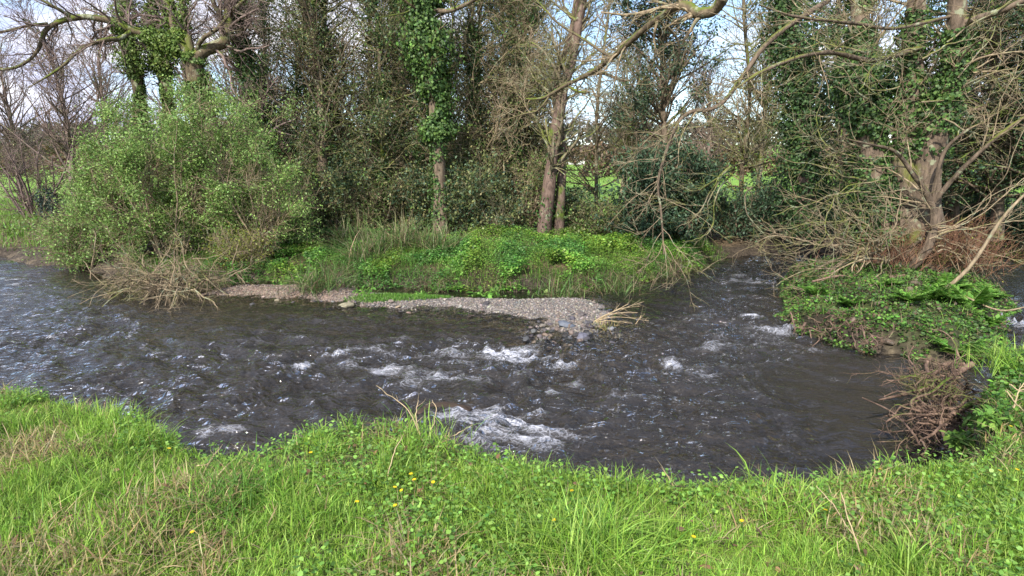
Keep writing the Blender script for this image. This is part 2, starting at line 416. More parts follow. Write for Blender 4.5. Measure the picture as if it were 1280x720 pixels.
fr = nn(t, 'ShaderNodeFresnel', i_IOR=1.45)
gl = nn(t, 'ShaderNodeBsdfGlossy', i_Roughness=0.03); gl.inputs['Color'].default_value = (1, 1, 1, 1)
tp = nn(t, 'ShaderNodeBsdfTransparent'); tp.inputs['Color'].default_value = (0.80, 0.78, 0.70, 1)
df = nn(t, 'ShaderNodeBsdfDiffuse'); df.inputs['Color'].default_value = (0.030, 0.027, 0.025, 1)
mk = nn(t, 'ShaderNodeMapRange', clamp=True); mk.inputs['From Min'].default_value = 0.0; mk.inputs['From Max'].default_value = 0.55
mk.inputs['To Min'].default_value = 0.05; mk.inputs['To Max'].default_value = 0.93
m1 = nn(t, 'ShaderNodeMixShader'); m2 = nn(t, 'ShaderNodeMixShader'); m3 = nn(t, 'ShaderNodeMixShader')
lac = nn(t, 'ShaderNodeTexVoronoi', i_Scale=11.0, feature='DISTANCE_TO_EDGE'); lno = nn(t, 'ShaderNodeTexNoise', i_Scale=5.0, i_Detail=4.0); lad = nn(t, 'ShaderNodeMixRGB', blend_type='LINEAR_LIGHT', i_Fac=0.22)
lr = nn(t, 'ShaderNodeMapRange', clamp=True); lr.inputs['From Max'].default_value = 0.16; lr.inputs['To Min'].default_value = 0.75; lr.inputs['To Max'].default_value = 0.0
la = nn(t, 'ShaderNodeMath', operation='ADD')
nf = nn(t, 'ShaderNodeTexNoise', i_Scale=14.0, i_Detail=9.0, i_Roughness=0.75, i_Distortion=2.2)
rg1 = nn(t, 'ShaderNodeMath', operation='MULTIPLY_ADD'); rg1.inputs[1].default_value = 2.0; rg1.inputs[2].default_value = -1.0
rg2 = nn(t, 'ShaderNodeMath', operation='ABSOLUTE'); rg3 = nn(t, 'ShaderNodeMath', operation='MULTIPLY_ADD'); rg3.inputs[1].default_value = -2.2; rg3.inputs[2].default_value = 1.0
fa = nn(t, 'ShaderNodeMath', operation='MULTIPLY'); fc = nn(t, 'ShaderNodeMapRange', clamp=True)
fc.inputs['From Min'].default_value = 0.28; fc.inputs['From Max'].default_value = 1.35
fc.inputs['To Min'].default_value = 0; fc.inputs['To Max'].default_value = 0.72
fd = nn(t, 'ShaderNodeBsdfPrincipled', i_Roughness=0.6); fd.inputs['Base Color'].default_value = (0.66, 0.67, 0.74, 1)
o = nn(t, 'ShaderNodeOutputMaterial')
lk(t, at, 'Color', sep, 0); lk(t, geo, 'Position', mp, 0); lk(t, mp, 0, na, 'Vector'); lk(t, mp, 0, nb, 'Vector'); lk(t, mp, 0, nf, 'Vector')
lk(t, na, 'Fac', bu, 'Height'); lk(t, sep, 'Z', bu, 'Strength'); lk(t, nb, 'Fac', bu2, 'Height'); lk(t, bu, 0, bu2, 'Normal')
lk(t, bu2, 0, gl, 'Normal'); lk(t, bu2, 0, fr, 'Normal'); lk(t, bu, 0, fd, 'Normal')
lk(t, sep, 'Y', mk, 'Value'); lk(t, mk, 0, m1, 'Fac'); lk(t, tp, 0, m1, 1); lk(t, df, 0, m1, 2)
lk(t, fr, 0, m2, 'Fac'); lk(t, m1, 0, m2, 1); lk(t, gl, 0, m2, 2)
lk(t, sep, 'X', fa, 0); lk(t, nf, 'Fac', rg1, 0); lk(t, rg1, 0, rg2, 0); lk(t, rg2, 0, rg3, 0); lk(t, geo, 'Position', lno, 'Vector'); lk(t, mp, 0, lad, 'Color1'); lk(t, lno, 'Color', lad, 'Color2'); lk(t, lad, 0, lac, 'Vector'); lk(t, lac, 'Distance', lr, 'Value'); lk(t, rg3, 0, la, 0); lk(t, lr, 0, la, 1); lk(t, la, 0, fa, 1); lk(t, fa, 0, fc, 'Value'); lk(t, fc, 0, m3, 'Fac'); lk(t, m2, 0, m3, 1); lk(t, fd, 0, m3, 2)
lk(t, m3, 0, o, 'Surface')
water = link_ob('water', mk_mesh('water', np.column_stack([WP, wh]), [grid_faces(len(wx), len(wy))], wcol, (m,)))
tag(water, kind='structure')

# ------------------------------------------------------------------ wood: branches grown level by level
def walk(S, D, L, R0, n, wig, trop, rend, rng):
    B = len(S); P = np.zeros((B, n, 3)); P[:, 0] = S; d = norm(D); st = (np.asarray(L) / (n - 1)).reshape(-1, 1) * np.ones((B, 1))
    tv = np.array([0, 0, trop]) if np.isscalar(trop) else np.array(trop)
    for i in range(1, n):
        d = norm(d + wig * rng.normal(size=(B, 3)) + tv); P[:, i] = P[:, i - 1] + d * st
    tt = np.linspace(0, 1, n)[None]
    R = np.asarray(R0).reshape(-1, 1) * np.ones((B, 1)) * (1 - (1 - rend) * tt)
    return P, R
def spawn(P, R, cnt, t0, t1, L, ang, n, wig, trop, rend, rf, rng, rmin=0.005, rmax=1.0, bias=None):
    ln = np.linalg.norm(np.diff(P, axis=1), axis=2).sum(1); pr = ln / ln.sum()
    par = rng.choice(len(P), cnt, p=pr); t = rng.uniform(t0, t1, cnt) * (P.shape[1] - 1)
    i = np.minimum(t.astype(int), P.shape[1] - 2); f = (t - i)[:, None]
    S = P[par, i] * (1 - f) + P[par, i + 1] * f; T = norm(P[par, i + 1] - P[par, i])
    r = rng.normal(size=(cnt, 3)); 
    if bias is not None: r = r + np.array(bias)
    r = norm(r - (r * T).sum(1, keepdims=True) * T)
    a = rng.normal(ang, 0.22, cnt)[:, None]
    D = T * np.cos(a) + r * np.sin(a)
    rr = R[par, i] * (1 - f[:, 0]) + R[par, i + 1] * f[:, 0]
    lo, hi = L
    Ls = rng.uniform(lo, hi, cnt) * (1 - 0.45 * t / (P.shape[1] - 1))
    return walk(S, D, Ls, np.clip(rr * rf * rng.uniform(.7, 1.1, cnt), rmin, rmax), n, wig, trop, rend, rng)
def tubes(P, R, sides):
    B, n, _ = P.shape
    T = np.gradient(P, axis=1); T = norm(T)
    mt = np.abs(norm(T.mean(1))); ref = np.zeros((B, 3)); ref[np.arange(B), mt.argmin(1)] = 1
    u = norm(np.cross(T, ref[:, None])); v = np.cross(T, u)
    a = np.arange(sides) * 2 * np.pi / sides
    ring = u[:, :, None] * np.cos(a)[None, None, :, None] + v[:, :, None] * np.sin(a)[None, None, :, None]
    V = (P[:, :, None] + ring * R[:, :, None, None]).reshape(-1, 3)
    base = (np.arange(B) * n * sides)[:, None, None] + (np.arange(n - 1) * sides)[None, :, None]
    k = np.arange(sides)[None, None]; k2 = (k + 1) % sides
    F = np.stack([base + k, base + k2, base + sides + k2, base + sides + k], -1).reshape(-1, 4)
    return V, [F], None
def cr_path(pts, n=18):
    p = np.asarray(pts, float); p = np.concatenate([[2 * p[0] - p[1]], p, [2 * p[-1] - p[-2]]])
    m = len(p) - 3; out = []
    for t in np.linspace(0, m - 1e-6, n):
        i = int(t); f = t - i; a, b, c_, d = p[i:i + 4]
        out.append(0.5 * ((2 * b) + (-a + c_) * f + (2 * a - 5 * b + 4 * c_ - d) * f * f + (-a + 3 * b - 3 * c_ + d) * f ** 3))
    return np.array(out)
def pxpath(pts, radii, n=20, rough=0.0, rng=None):
    """pts (px,py,Y) -> (1,n,3),(1,n)"""
    w = np.array([at_y(a, b, Y) for a, b, Y in pts]); P = cr_path(w, n)
    R = np.interp(np.linspace(0, 1, n), np.linspace(0, 1, len(radii)), radii)
    if rough and rng is not None:
        P = P + rng.normal(size=P.shape) * rough; R = R * rng.uniform(1 - rough * 2, 1 + rough * 2, n)
    return P[None], R[None]
def stem_geo(P, R, sides=12, rng=None, lump=0.18, seed=1, flare=0.0):
    """thick stem with lumpy, fluted surface"""
    n = P.shape[1] * 3
    tt = np.linspace(0, 1, n)
    Pp = cr_path(P[0], n); Rr = np.interp(tt, np.linspace(0, 1, R.shape[1]), R[0]) * (1 + flare * np.exp(-tt * 9))
    V, F, _ = tubes(Pp[None], Rr[None], sides)
    c0 = np.repeat(Pp, sides, axis=0); d = V - c0
    k = 1 + lump * 2 * (fbm(V * (5, 5, 1.5), 3, seed) - .5) + lump * (fbm(V * (14, 14, 3), 2, seed + 3) - .5)
    return c0 + d * k[:, None], F, None
SH_DIAMOND = [(0, 0, 0), (.45, .5, .12), (1, 0, 0), (.45, -.5, .12)]
SH_OVAL = [(0, 0, 0), (.25, .42, .08), (.65, .40, .08), (1, 0, -.05), (.65, -.40, .08), (.25, -.42, .08)]
def leaves(Cn, D, N, L, W, col, shape=SH_DIAMOND, rng=None):
    D = norm(D); S = norm(np.cross(D, N)); N = np.cross(S, D)
    L = np.asarray(L).reshape(-1, 1) * np.ones((len(Cn), 1)); W = np.asarray(W).reshape(-1, 1) * np.ones((len(Cn), 1))
    vs = [Cn + D * L * a + S * W * b + N * L * h for a, b, h in shape]
    k = len(shape); V = np.stack(vs, 1).reshape(-1, 3); F = np.arange(len(V)).reshape(-1, k)
    return V, [F], np.repeat(col, k, axis=0)
def pal(cols, n, rng, jit=0.18):
    cols = np.array(cols, float); c0 = cols[rng.integers(0, len(cols), n)]
    return np.clip(c0 * rng.normal(1, jit, (n, 1)) * rng.normal(1, jit * .3, (n, 3)), 0.004, 1)
def leaf_on(P, cnt, L, rng, cols, spread=0.05, t0=0.15, asp=0.55, up=1.1, clump=None, droop=0.0, shape=SH_DIAMOND):
    par = rng.integers(0, len(P), cnt); t = rng.uniform(t0, 1, cnt) * (P.shape[1] - 1); i = np.minimum(t.astype(int), P.shape[1] - 2); f = (t - i)[:, None]
    C = P[par, i] * (1 - f) + P[par, i + 1] * f + rng.normal(size=(cnt, 3)) * spread
    if clump:
        keep = fbm(C * clump[0], 2, clump[2]) > clump[1]; C = C[keep]
    n = len(C); D = norm(rng.normal(size=(n, 3)) + np.array([0, 0, -droop])); N = norm(rng.normal(size=(n, 3)) + np.array([0, -0.2, up]))
    l = L * rng.uniform(.45, 1.35, n)
    return leaves(C, D, N, l, l * asp, pal(cols, n, rng), shape)
IVY = [(0.045, 0.09, 0.022), (0.06, 0.12, 0.03), (0.09, 0.16, 0.04), (0.03, 0.065, 0.018), (0.12, 0.20, 0.05)]
IVY_DARK = [(0.032, 0.065, 0.022), (0.045, 0.085, 0.03), (0.065, 0.115, 0.04)]
OLIVE = [(0.12, 0.15, 0.05), (0.17, 0.20, 0.07), (0.08, 0.12, 0.04), (0.24, 0.24, 0.10)]
HOLLY = [(0.03, 0.06, 0.03), (0.042, 0.08, 0.042), (0.06, 0.105, 0.055), (0.085, 0.14, 0.075)]
FRESH = [(0.17, 0.28, 0.065), (0.22, 0.35, 0.085), (0.12, 0.20, 0.045), (0.29, 0.42, 0.12)]
BRIGHT = [(0.10, 0.24, 0.035), (0.15, 0.30, 0.045), (0.07, 0.17, 0.025), (0.20, 0.35, 0.07)]
def ivy_on(P, R, cnt, thick, L, rng, cols=IVY, t0=0, t1=1, seed=5, thr=0.38, cs=1.6):
    cnt = int(cnt * 1.5); L = L * .78
    n = P.shape[1]; ln = np.linalg.norm(np.diff(P, axis=1), axis=2).sum(1)
    par = rng.choice(len(P), cnt, p=ln / ln.sum()); t = rng.uniform(t0, t1, cnt) * (n - 1); i = np.minimum(t.astype(int), n - 2); f = (t - i)[:, None]
    C0 = P[par, i] * (1 - f) + P[par, i + 1] * f; T = norm(P[par, i + 1] - P[par, i]); r = R[par, i]
    a = rng.normal(size=(cnt, 3)); a = norm(a - (a * T).sum(1, keepdims=True) * T)
    cl = fbm((C0 + a * .2) * cs, 3, seed)
    off = r + thick * np.abs(rng.normal(0.35, .35, cnt)) * np.clip((cl - .25) * 2.6, 0.1, 1.6)
    C = C0 + a * off[:, None]; k = cl > thr
    C, a = C[k], a[k]; m_ = len(C)
    N = norm(a + rng.normal(size=(m_, 3)) * .5 + np.array([0, 0, .35])); D = norm(rng.normal(size=(m_, 3)) * .6 + np.array([0, 0, -1.0]))
    l = L * rng.uniform(.6, 1.3, m_)
    return leaves(C, D, N, l, l * .95, pal(cols, m_, rng), SH_DIAMOND)
def basez(p): 
    p = np.array(p, float); p[2] = float(gz(p[None, :2])[0]); return p

# ------------------------------------------------------------------ grass
def blades(base, L, W, rng, cols, lean=0.5, droop=0.6, az=None, jit=0.2, shade=None):
    n = len(base); L = L.reshape(-1, 1); W = np.asarray(W).reshape(-1, 1) * np.ones((n, 1))
    a = rng.uniform(0, 2 * np.pi, n) if az is None else az
    D = np.stack([np.cos(a), np.sin(a), np.zeros(n)], 1)
    S = np.stack([-D[:, 1], D[:, 0], np.zeros(n)], 1)
    ca = rng.uniform(-.8, .8, n)[:, None]; S = S * np.cos(ca) + D * np.sin(ca)
    le = (lean * np.abs(rng.normal(.7, .5, n)))[:, None]; dr = (droop * rng.uniform(.3, 1.2, n))[:, None]
    def at(t): return base + L * ((t - 0.5 * dr * le * t * t)[:, None] if np.ndim(t) else (t - 0.5 * dr * le * t * t)) * np.array([0, 0, 1.0]) + D * L * le * (t * .35 + .65 * t * t)
    vs = []
    for t, w in ((0.0, .8), (0.35, 1.0), (0.7, .7)):
        p = at(t); vs += [p - S * W * w * .5, p + S * W * w * .5]
    vs.append(at(1.0))
    V = np.stack(vs, 1).reshape(-1, 3); b = (np.arange(n) * 7)[:, None]
    q = np.concatenate([b + [0, 1, 3, 2], b + [2, 3, 5, 4]]); tr = b + [4, 5, 6]
    c = pal(cols, n, rng, jit)
    if shade is not None: c = c * shade[:, None]
    C = np.repeat(c, 7, axis=0)
    return V, [q, tr], C
G_NEAR = [(0.21, 0.37, 0.045), (0.29, 0.46, 0.07), (0.15, 0.28, 0.04), (0.37, 0.52, 0.11), (0.24, 0.40, 0.05)]
G_STRAW = [(0.42, 0.34, 0.18), (0.36, 0.27, 0.13), (0.30, 0.24, 0.12)]
rg = np.random.default_rng(1)
def scatter(n, x0, x1, y0, y1, cond, rng):
    P = np.stack([rng.uniform(x0, x1, n), rng.uniform(y0, y1, n)], 1)
    h, a, b, c_, d = terrain(P, True); k = cond(a, b, c_, d, h, P)
    return P[k], h[k], (a[k], b[k], c_[k], d[k])
P, h, s = scatter(560000, -8, 9, 1.3, 6.6, lambda a, b, c_, d, h, P: (a > 0.02) & (np.abs(P[:, 0]) < P[:, 1] * 1.25 + 1.9) & ~((a < .16) & (P[:, 0] > 2.5) & (P[:, 1] > 3.4) & (P[:, 1] < 4.9)), rg)
bare = fbm(P * 2.2, 3, 71); tall = fbm(P * 1.3 + 5, 3, 72); tuft = fbm(P * 6, 2, 73)
k = rg.random(len(P)) < np.clip((bare - .36) * 9, .30, 1); P, h, bare, tall, tuft = P[k], h[k], bare[k], tall[k], tuft[k]; sn = s[0][k]
L = (0.035 + 0.05 * sstep(.35, .7, tall) + 0.085 * sstep(.52, .78, tuft)) * rg.uniform(.55, 1.3, len(P))
g1 = blades(np.column_stack([P, h - .01]), L, 0.0042 * rg.uniform(.6, 1.3, len(P)), rg, G_NEAR, .95, 1.0, az=rg.uniform(0, 6.28, len(P)), shade=.66 + .62 * fbm(P * 1.6 + 3, 4, 77))
P, h, s = scatter(90000, -3.6, 3.6, 1.4, 2.7, lambda a, b, c_, d, h, P: np.abs(P[:, 0]) < P[:, 1] * 1.25 + .3, rg)
g3 = blades(np.column_stack([P, h - .01]), rg.uniform(.03, .08, len(P)), 0.0036 * rg.uniform(.6, 1.3, len(P)), rg, G_NEAR, 1.0, 1.0)
P, h, s = scatter(230000, -8, 9, 1.3, 6.6, lambda a, b, c_, d, h, P: (a > 0.03) & (np.abs(P[:, 0]) < P[:, 1] * 1.25 + 1.9) & ((fbm(P * 2.2, 3, 71) < .40) | (rg.random(len(P)) < .05)), rg)
g2 = blades(np.column_stack([P, h - .005]), rg.uniform(.04, .15, len(P)), 0.0052 * rg.uniform(.6, 1.3, len(P)), rg, G_STRAW, 1.3, 1.0)
solo('near_bank_grass', merge(g1, g2, g3), M_GRASS, 'short lush green grass with straw patches on the near bank', 'grass', kind='stuff')
# small broad leaves: clover, ground ivy, buttercup
P, h, s = scatter(150000, -8, 9, 1.3, 6.6, lambda a, b, c_, d, h, P: (a > 0.02) & (fbm(P * 1.5 + 2, 3, 75) > .46) & (np.abs(P[:, 0]) < P[:, 1] * 1.25 + 1.9), rg)
n = len(P); Cn = np.column_stack([P, h + rg.uniform(.02, .105, n)])
g = leaves(Cn, np.column_stack([rg.normal(size=(n, 2)), rg.normal(0, .25, n)]), norm(rg.normal(size=(n, 3)) * .35 + [0, 0, 1]), rg.uniform(.011, .026, n), rg.uniform(.012, .025, n),
           pal([(0.13, 0.26, 0.04), (0.18, 0.33, 0.055), (0.09, 0.19, 0.035), (.24, .40, .08)], n, rg), SH_OVAL)
solo('clover_patches', g, M_LEAF, 'low round clover and ground ivy leaves among the near grass', 'ground cover', kind='stuff')
# fallen brown leaves
P, h, s = scatter(1500, -6, 7, 1.6, 5.5, lambda a, b, c_, d, h, P: (a > 0.1) & (fbm(P * 1.2 + 8, 3, 76) > .50), rg)
n = len(P); Cn = np.column_stack([P, h + rg.uniform(.012, .05, n)])
g = leaves(Cn, np.column_stack([rg.normal(size=(n, 2)), rg.normal(0, .2, n)]), norm(rg.normal(size=(n, 3)) * .4 + [0, 0, 1]), rg.uniform(.02, .06, n), rg.uniform(.012, .03, n),
           pal([(0.15, 0.08, 0.045), (0.22, 0.13, 0.08), (.10, .06, .035)], n, rg), SH_OVAL)
solo('fallen_leaves', g, M_DRY, 'scattered dry brown leaves lying in the near grass', 'leaf litter', kind='stuff')
# overhanging fringe at the lip of the near bank
P, h, s = scatter(160000, -8, 9, 2.0, 6.6, lambda a, b, c_, d, h, P: (a > 0.0) & (a < .2) & ~((P[:, 0] > 2.55) & (P[:, 1] > 3.45) & (P[:, 1] < 4.75)), rg)
g = blades(np.column_stack([P, h - .01]), rg.uniform(.05, .15, len(P)) * (.5 + .8 * fbm(P * 3, 2, 79)), 0.0055 * rg.uniform(.6, 1.3, len(P)), rg, G_NEAR, .9, 1.1)
solo('bank_lip_grass', g, M_GRASS, 'longer grass hanging over the lip of the near bank', 'grass', kind='stuff')

def tussock(name, label, cat, loc, n, L, W, cols, seed, lean=.8, group=None, droop=.9, rad=.12, az=None):
    r = np.random.default_rng(seed); t = thing(name, label, cat, loc, group)
    b = np.array(loc) + np.column_stack([r.normal(0, rad, n), r.normal(0, rad, n), np.zeros(n)])
    g = blades(b, r.uniform(.5, 1.15, n) * L, W * r.uniform(.6, 1.3, n), r, cols, lean, droop, az=az(n, r) if az else None)
    part('blades', g, M_GRASS, t); return t
def ground_pt(px, py, z):
    p = at_z(px, py, z); return basez(p)
tussock('grass_tuft', 'big arching tuft of long pale green grass at the bottom edge of the photo', 'grass tuft', ground_pt(735, 712, .9), 420, .26, .0048, G_NEAR + [(0.26, .38, .09)], 3, 1.5, rad=.10)
tussock('grass_tuft', 'upright bright tuft at the water lip above the bare dry twigs', 'grass tuft', ground_pt(520, 552, .95), 260, .16, .005, G_NEAR, 4, .8, rad=.14)
tussock('grass_tuft', 'spreading tuft of darker blades left of the celandine flowers', 'grass tuft', ground_pt(300, 640, .9), 260, .22, .005, [(0.11, .23, .035), (.15, .29, .045)], 5, 1.3, rad=.12)
tussock('grass_tuft', 'thick tuft beside the tall dry stalks at the right', 'grass tuft', ground_pt(975, 650, .9), 240, .18, .005, G_NEAR, 6, .9, rad=.1)
tussock('grass_tuft', 'small bright tuft near the bottom left corner', 'grass tuft', ground_pt(140, 690, .9), 200, .15, .005, G_NEAR, 8, .7, rad=.12)
tussock('grass_tuft', 'long blades drooping over the green mound at the right edge', 'grass tuft', ground_pt(1275, 445, 1.1), 420, .26, .006, G_NEAR + [(.08, .18, .03)], 9, 1.2, rad=.14)

# yellow flowers
fl0 = None
spots = [(390, 492 + 95), (516, 605), (523, 614), (514, 622), (543, 614), (490, 629), (442, 652), (501, 652), (716, 632), (929, 673), (1100, 600), (1264, 598), (1236, 600), (1258, 429), (1026, 662), (861, 694), (205, 572), (250, 690), (1278, 690), (700, 676), (1256, 543)]
for i, (px, py) in enumerate(spots):
    b = ground_pt(px, py + 10, .93)
    if fl0 is None:
        fl0 = thing('yellow_flower', 'small yellow celandine flower open in the near bank grass', 'flower', b, 'yellow celandines in the near grass')
        Pp = cr_path([b, b + [0, .003, .05], b + [.004, .0, .11]], 5)
        V, F, _ = tubes(Pp[None], np.full((1, 5), .0018), 4); part('stem', (V, F, np.full((len(V), 3), (.1, .22, .04))), M_LEAF, fl0)
        c0 = Pp[-1]; a = np.arange(8) * 2 * np.pi / 8
        D = np.stack([np.cos(a), np.sin(a), np.full(8, .15)], 1)
        g = leaves(np.repeat(c0[None], 8, 0), D, np.tile([0, -.2, 1.0], (8, 1)), .011, .006, np.tile([(.85, .62, .02)], (8, 1)), SH_OVAL)
        part('petals', g, M_LEAF, fl0)
    else:
        c1 = fl0.copy(); COL.objects.link(c1); c1.location = b; c1.rotation_euler = (rg.normal(0, .15), rg.normal(0, .15), rg.uniform(0, 6))
        for ch in list(fl0.children):
            d = ch.copy(); COL.objects.link(d); d.parent = c1

# dry stalks
def stalks(name, label, cat, paths, mat, base, rad=.004, sides=6, twigs=0, seed=1, tw=(.04, .12), root=None, group=None, partname='stem', ang=.8):
    r = np.random.default_rng(seed); t = thing(name, label, cat, base, group)
    for pts in paths:
        P = cr_path(pts, 12) + r.normal(size=(12, 3)) * .002
        V, F, _ = tubes(P[None], np.linspace(rad, rad * .45, 12)[None], sides)
        part(partname, (V, F, np.full((len(V), 3), (.42, .32, .19))), mat, t)
        if twigs:
            P2, R2 = spawn(P[None], np.linspace(rad, rad * .5, 12)[None], twigs, .25, 1, tw, ang, 5, .12, .02, .5, .6, r, .0012)
            for j in range(len(P2)):
                V, F, _ = tubes(P2[j:j + 1], R2[j:j + 1], 4); part('side_twig', (V, F, np.full((len(V), 3), (.36, .28, .17))), mat, t)
    return t
def px3(*a): return [at_y(x, y, Y) for x, y, Y in a]
b = ground_pt(520, 548, .95); Y0 = b[1]
stalks('dry_twig', 'bare branching tan twig standing in the grass lip above the white water', 'twig', [px3((528, 550, Y0), (512, 515, Y0 + .02), (495, 500, Y0 + .05), (470, 482, Y0 + .06)), px3((527, 550, Y0), (520, 520, Y0), (523, 500, Y0 + .05))], M_DRY, b, .0038, twigs=4, seed=2, tw=(.05, .12))
stalks('dry_twig', 'curved forked twig leaning right of the bare tan twig', 'twig', [px3((535, 550, Y0), (545, 515, Y0), (540, 500, Y0 + .03)), px3((556, 550, Y0), (575, 540, Y0), (590, 532, Y0 + .1))], M_DRY, b + [.1, 0, 0], .003, twigs=2, seed=3)
b = ground_pt(1075, 715, .9); Y0 = b[1]
stalks('dry_stalk', 'tall straight tan stalk leaning in the bottom right grass', 'stalk', [px3((1088, 735, Y0), (1070, 675, Y0), (1050, 616, Y0 + .05))], M_DRY, b, .0042, twigs=0)
stalks('dry_stalk', 'thin forked stalk left of the tall straight tan stalk', 'stalk', [px3((1046, 735, Y0), (1047, 710, Y0), (1016, 678, Y0 + .05)), px3((1046, 730, Y0), (1048, 700, Y0), (1047, 677, Y0))], M_DRY, b - [.1, 0, 0], .003)
stalks('dry_stalk', 'arched fine stalk bending over the tall straight stalk', 'stalk', [px3((1085, 690, Y0 + .1), (1060, 660, Y0 + .1), (1040, 628, Y0 + .15), (1019, 608, Y0 + .2))], M_DRY, b + [0, .1, 0], .0028)
b = ground_pt(790, 655, .92); Y0 = b[1]
stalks('straw_stem', 'pale broken straw lying flat right of the big arching tuft', 'straw', [px3((758, 656, Y0), (785, 648, Y0 + .03), (812, 643, Y0 + .05)), px3((780, 648, Y0), (800, 645, Y0 + .03), (814, 646, Y0 + .05))], M_DRY, b, .005)
b = ground_pt(500, 610, .95); Y0 = b[1]
stalks('straw_stem', 'long thin straw slanting above the yellow flowers', 'straw', [px3((478, 620, Y0), (490, 575, Y0 + .1), (502, 545, Y0 + .2))], M_DRY, b, .0035)
b = ground_pt(260, 580, .97); Y0 = b[1]
stalks('straw_stem', 'pale straw lying across the dry patch at the left', 'straw', [px3((245, 583, Y0), (262, 578, Y0), (277, 556, Y0 + .15))], M_DRY, b, .0035, twigs=2)
b = ground_pt(1265, 500, 1.1); Y0 = b[1]
stalks('dry_twig', 'knot of pale dead stems on the mound at the right edge', 'twig', [px3((1258, 488, Y0), (1270, 505, Y0), (1283, 515, Y0)), px3((1262, 480, Y0), (1275, 488, Y0), (1290, 480, Y0)), px3((1268, 510, Y0), (1272, 490, Y0), (1284, 474, Y0))], M_DRY, b, .005, twigs=6, seed=9)

# ------------------------------------------------------------------ gravel and stones
def pebbles(C, S, rng, cols, flat=.6, jit=.25):
    """low stones: deformed icosa-like octahedra with 3 rings"""
    n = len(C); ks = 7; rings = [(-.9, .45), (-.35, .95), (.35, .95), (.85, .5)]
    a = np.arange(ks) * 2 * np.pi / ks; vs = []
    for z, r in rings:
        vs.append(np.stack([np.cos(a) * r, np.sin(a) * r, np.full(ks, z)], 1))
    U = np.concatenate(vs + [np.array([[0, 0, 1.0]])])
    m_ = len(U); J = U[None] * (1 + rng.normal(0, jit * .45, (n, m_, 1)))
    sc = np.stack([rng.uniform(.8, 1.3, n), rng.uniform(.6, 1.0, n), flat * rng.uniform(.6, 1.2, n)], 1) * np.asarray(S)[:, None]
    J = J * sc[:, None]; th = rng.uniform(0, 6.28, n); c_, s_ = np.cos(th), np.sin(th)
    tl = rng.normal(0, .25, n)
    J[..., 2] += J[..., 0] * tl[:, None]
    X = J[..., 0] * c_[:, None] - J[..., 1] * s_[:, None]; Yy = J[..., 0] * s_[:, None] + J[..., 1] * c_[:, None]
    V = np.stack([X, Yy, J[..., 2]], -1) + C[:, None]
    b = (np.arange(n) * m_)[:, None]; q = []; k = np.arange(ks); k2 = (k + 1) % ks
    for r in range(3):
        q.append((b[:, :, None] + np.stack([r * ks + k, r * ks + k2, (r + 1) * ks + k2, (r + 1) * ks + k], 1)[None]).reshape(-1, 4))
    tr = (b[:, :, None] + np.stack([3 * ks + k, 3 * ks + k2, np.full(ks, m_ - 1)], 1)[None]).reshape(-1, 3)
    return V.reshape(-1, 3), [np.concatenate(q), tr], np.repeat(pal(cols, n, rng, .15), m_, axis=0)
STC = [(0.17, 0.145, 0.125), (0.13, 0.12, 0.115), (0.22, 0.185, 0.15), (0.15, 0.12, 0.10), (0.09, 0.085, 0.085), (.27, .24, .21)]
STR = [(0.20, 0.145, 0.11), (0.16, 0.12, 0.09), (0.24, 0.185, 0.145), (.13, .11, .09)]
rs = np.random.default_rng(22)
P, h, s = scatter(120000, -7, 3.5, 8, 13.5, lambda a, b, c_, d, h, P: (c_ > -.35) & (b < .25), rs)
P, h = P[:24000], h[:24000]; k = (P[:, 0] < -2.7 + rs.normal(0, .5, len(P))); sz = rs.uniform(.007, .021, len(P)) * np.where(rs.random(len(P)) < .08, 1.7, 1)
gA = pebbles(np.column_stack([P, h + sz * .15])[k], sz[k], rs, STR); gB = pebbles(np.column_stack([P, h + sz * .15])[~k], sz[~k], rs, STC)
solo('bar_gravel', merge(gA, gB), M_STONE, 'small pinkish and grey pebbles covering the low gravel bar', 'gravel', kind='stuff')
# stones heaped at the tip of the bar and larger ones on its edge
def stone(label, px, py, size, col, group, z=.03, flat=.6, seed=0):
    r = np.random.default_rng(1000 + seed); c_ = at_z(px, py, z); c_[2] = max(float(gz(c_[None, :2])[0]), -.02) + size * .22
    V, F, C = pebbles(np.zeros((1, 3)), np.array([size]), r, [col], flat)
    o = link_ob('stone', mk_mesh('stone', V, F, C, (M_STONE,), False), None, tuple(c_))
    bv = o.modifiers.new('soft', 'BEVEL'); bv.width = size * .12; bv.segments = 2
    return tag(o, label, 'stone', group)
rs = np.random.default_rng(23)
GREYS = [(0.10, 0.095, 0.10), (0.14, 0.125, 0.12), (0.19, 0.15, 0.12), (0.06, 0.055, 0.055), (.24, .18, .13)]
i = 0
while i < 95:
    px = rs.uniform(655, 778); py = rs.uniform(398, 437)
    if ((px - 715) / 62) ** 2 + ((py - 415) / 21) ** 2 > 1: continue
    stone('fist sized angular stone in the heap at the tip of the gravel bar', px, py, rs.uniform(.028, .075), tuple(.62 * q for q in GREYS[rs.integers(0, 5)]), 'stones heaped at the tip of the gravel bar', flat=.7, seed=i); i += 1
stone('blue grey stone, largest in the heap at the gravel tip', 708, 412, .12, (0.10, .12, .15), None, flat=.6, seed=201)
stone('flat grey slab stone in the middle of the heap by the dead stems', 728, 421, .12, (0.11, .12, .14), None, flat=.4, seed=202)
stone('dark wet stone with a pale top at the lowest end of the heap', 712, 434, .11, (0.13, .11, .08), None, flat=.8, seed=203)
stone('pale rounded stone beside the dead stems on the gravel tip', 762, 412, .09, (0.18, .18, .19), None, flat=.7, seed=204)
stone('flat mossy slab stone on the left shore of the gravel bar', 432, 381, .16, (0.24, .23, .15), None, flat=.35, seed=205)
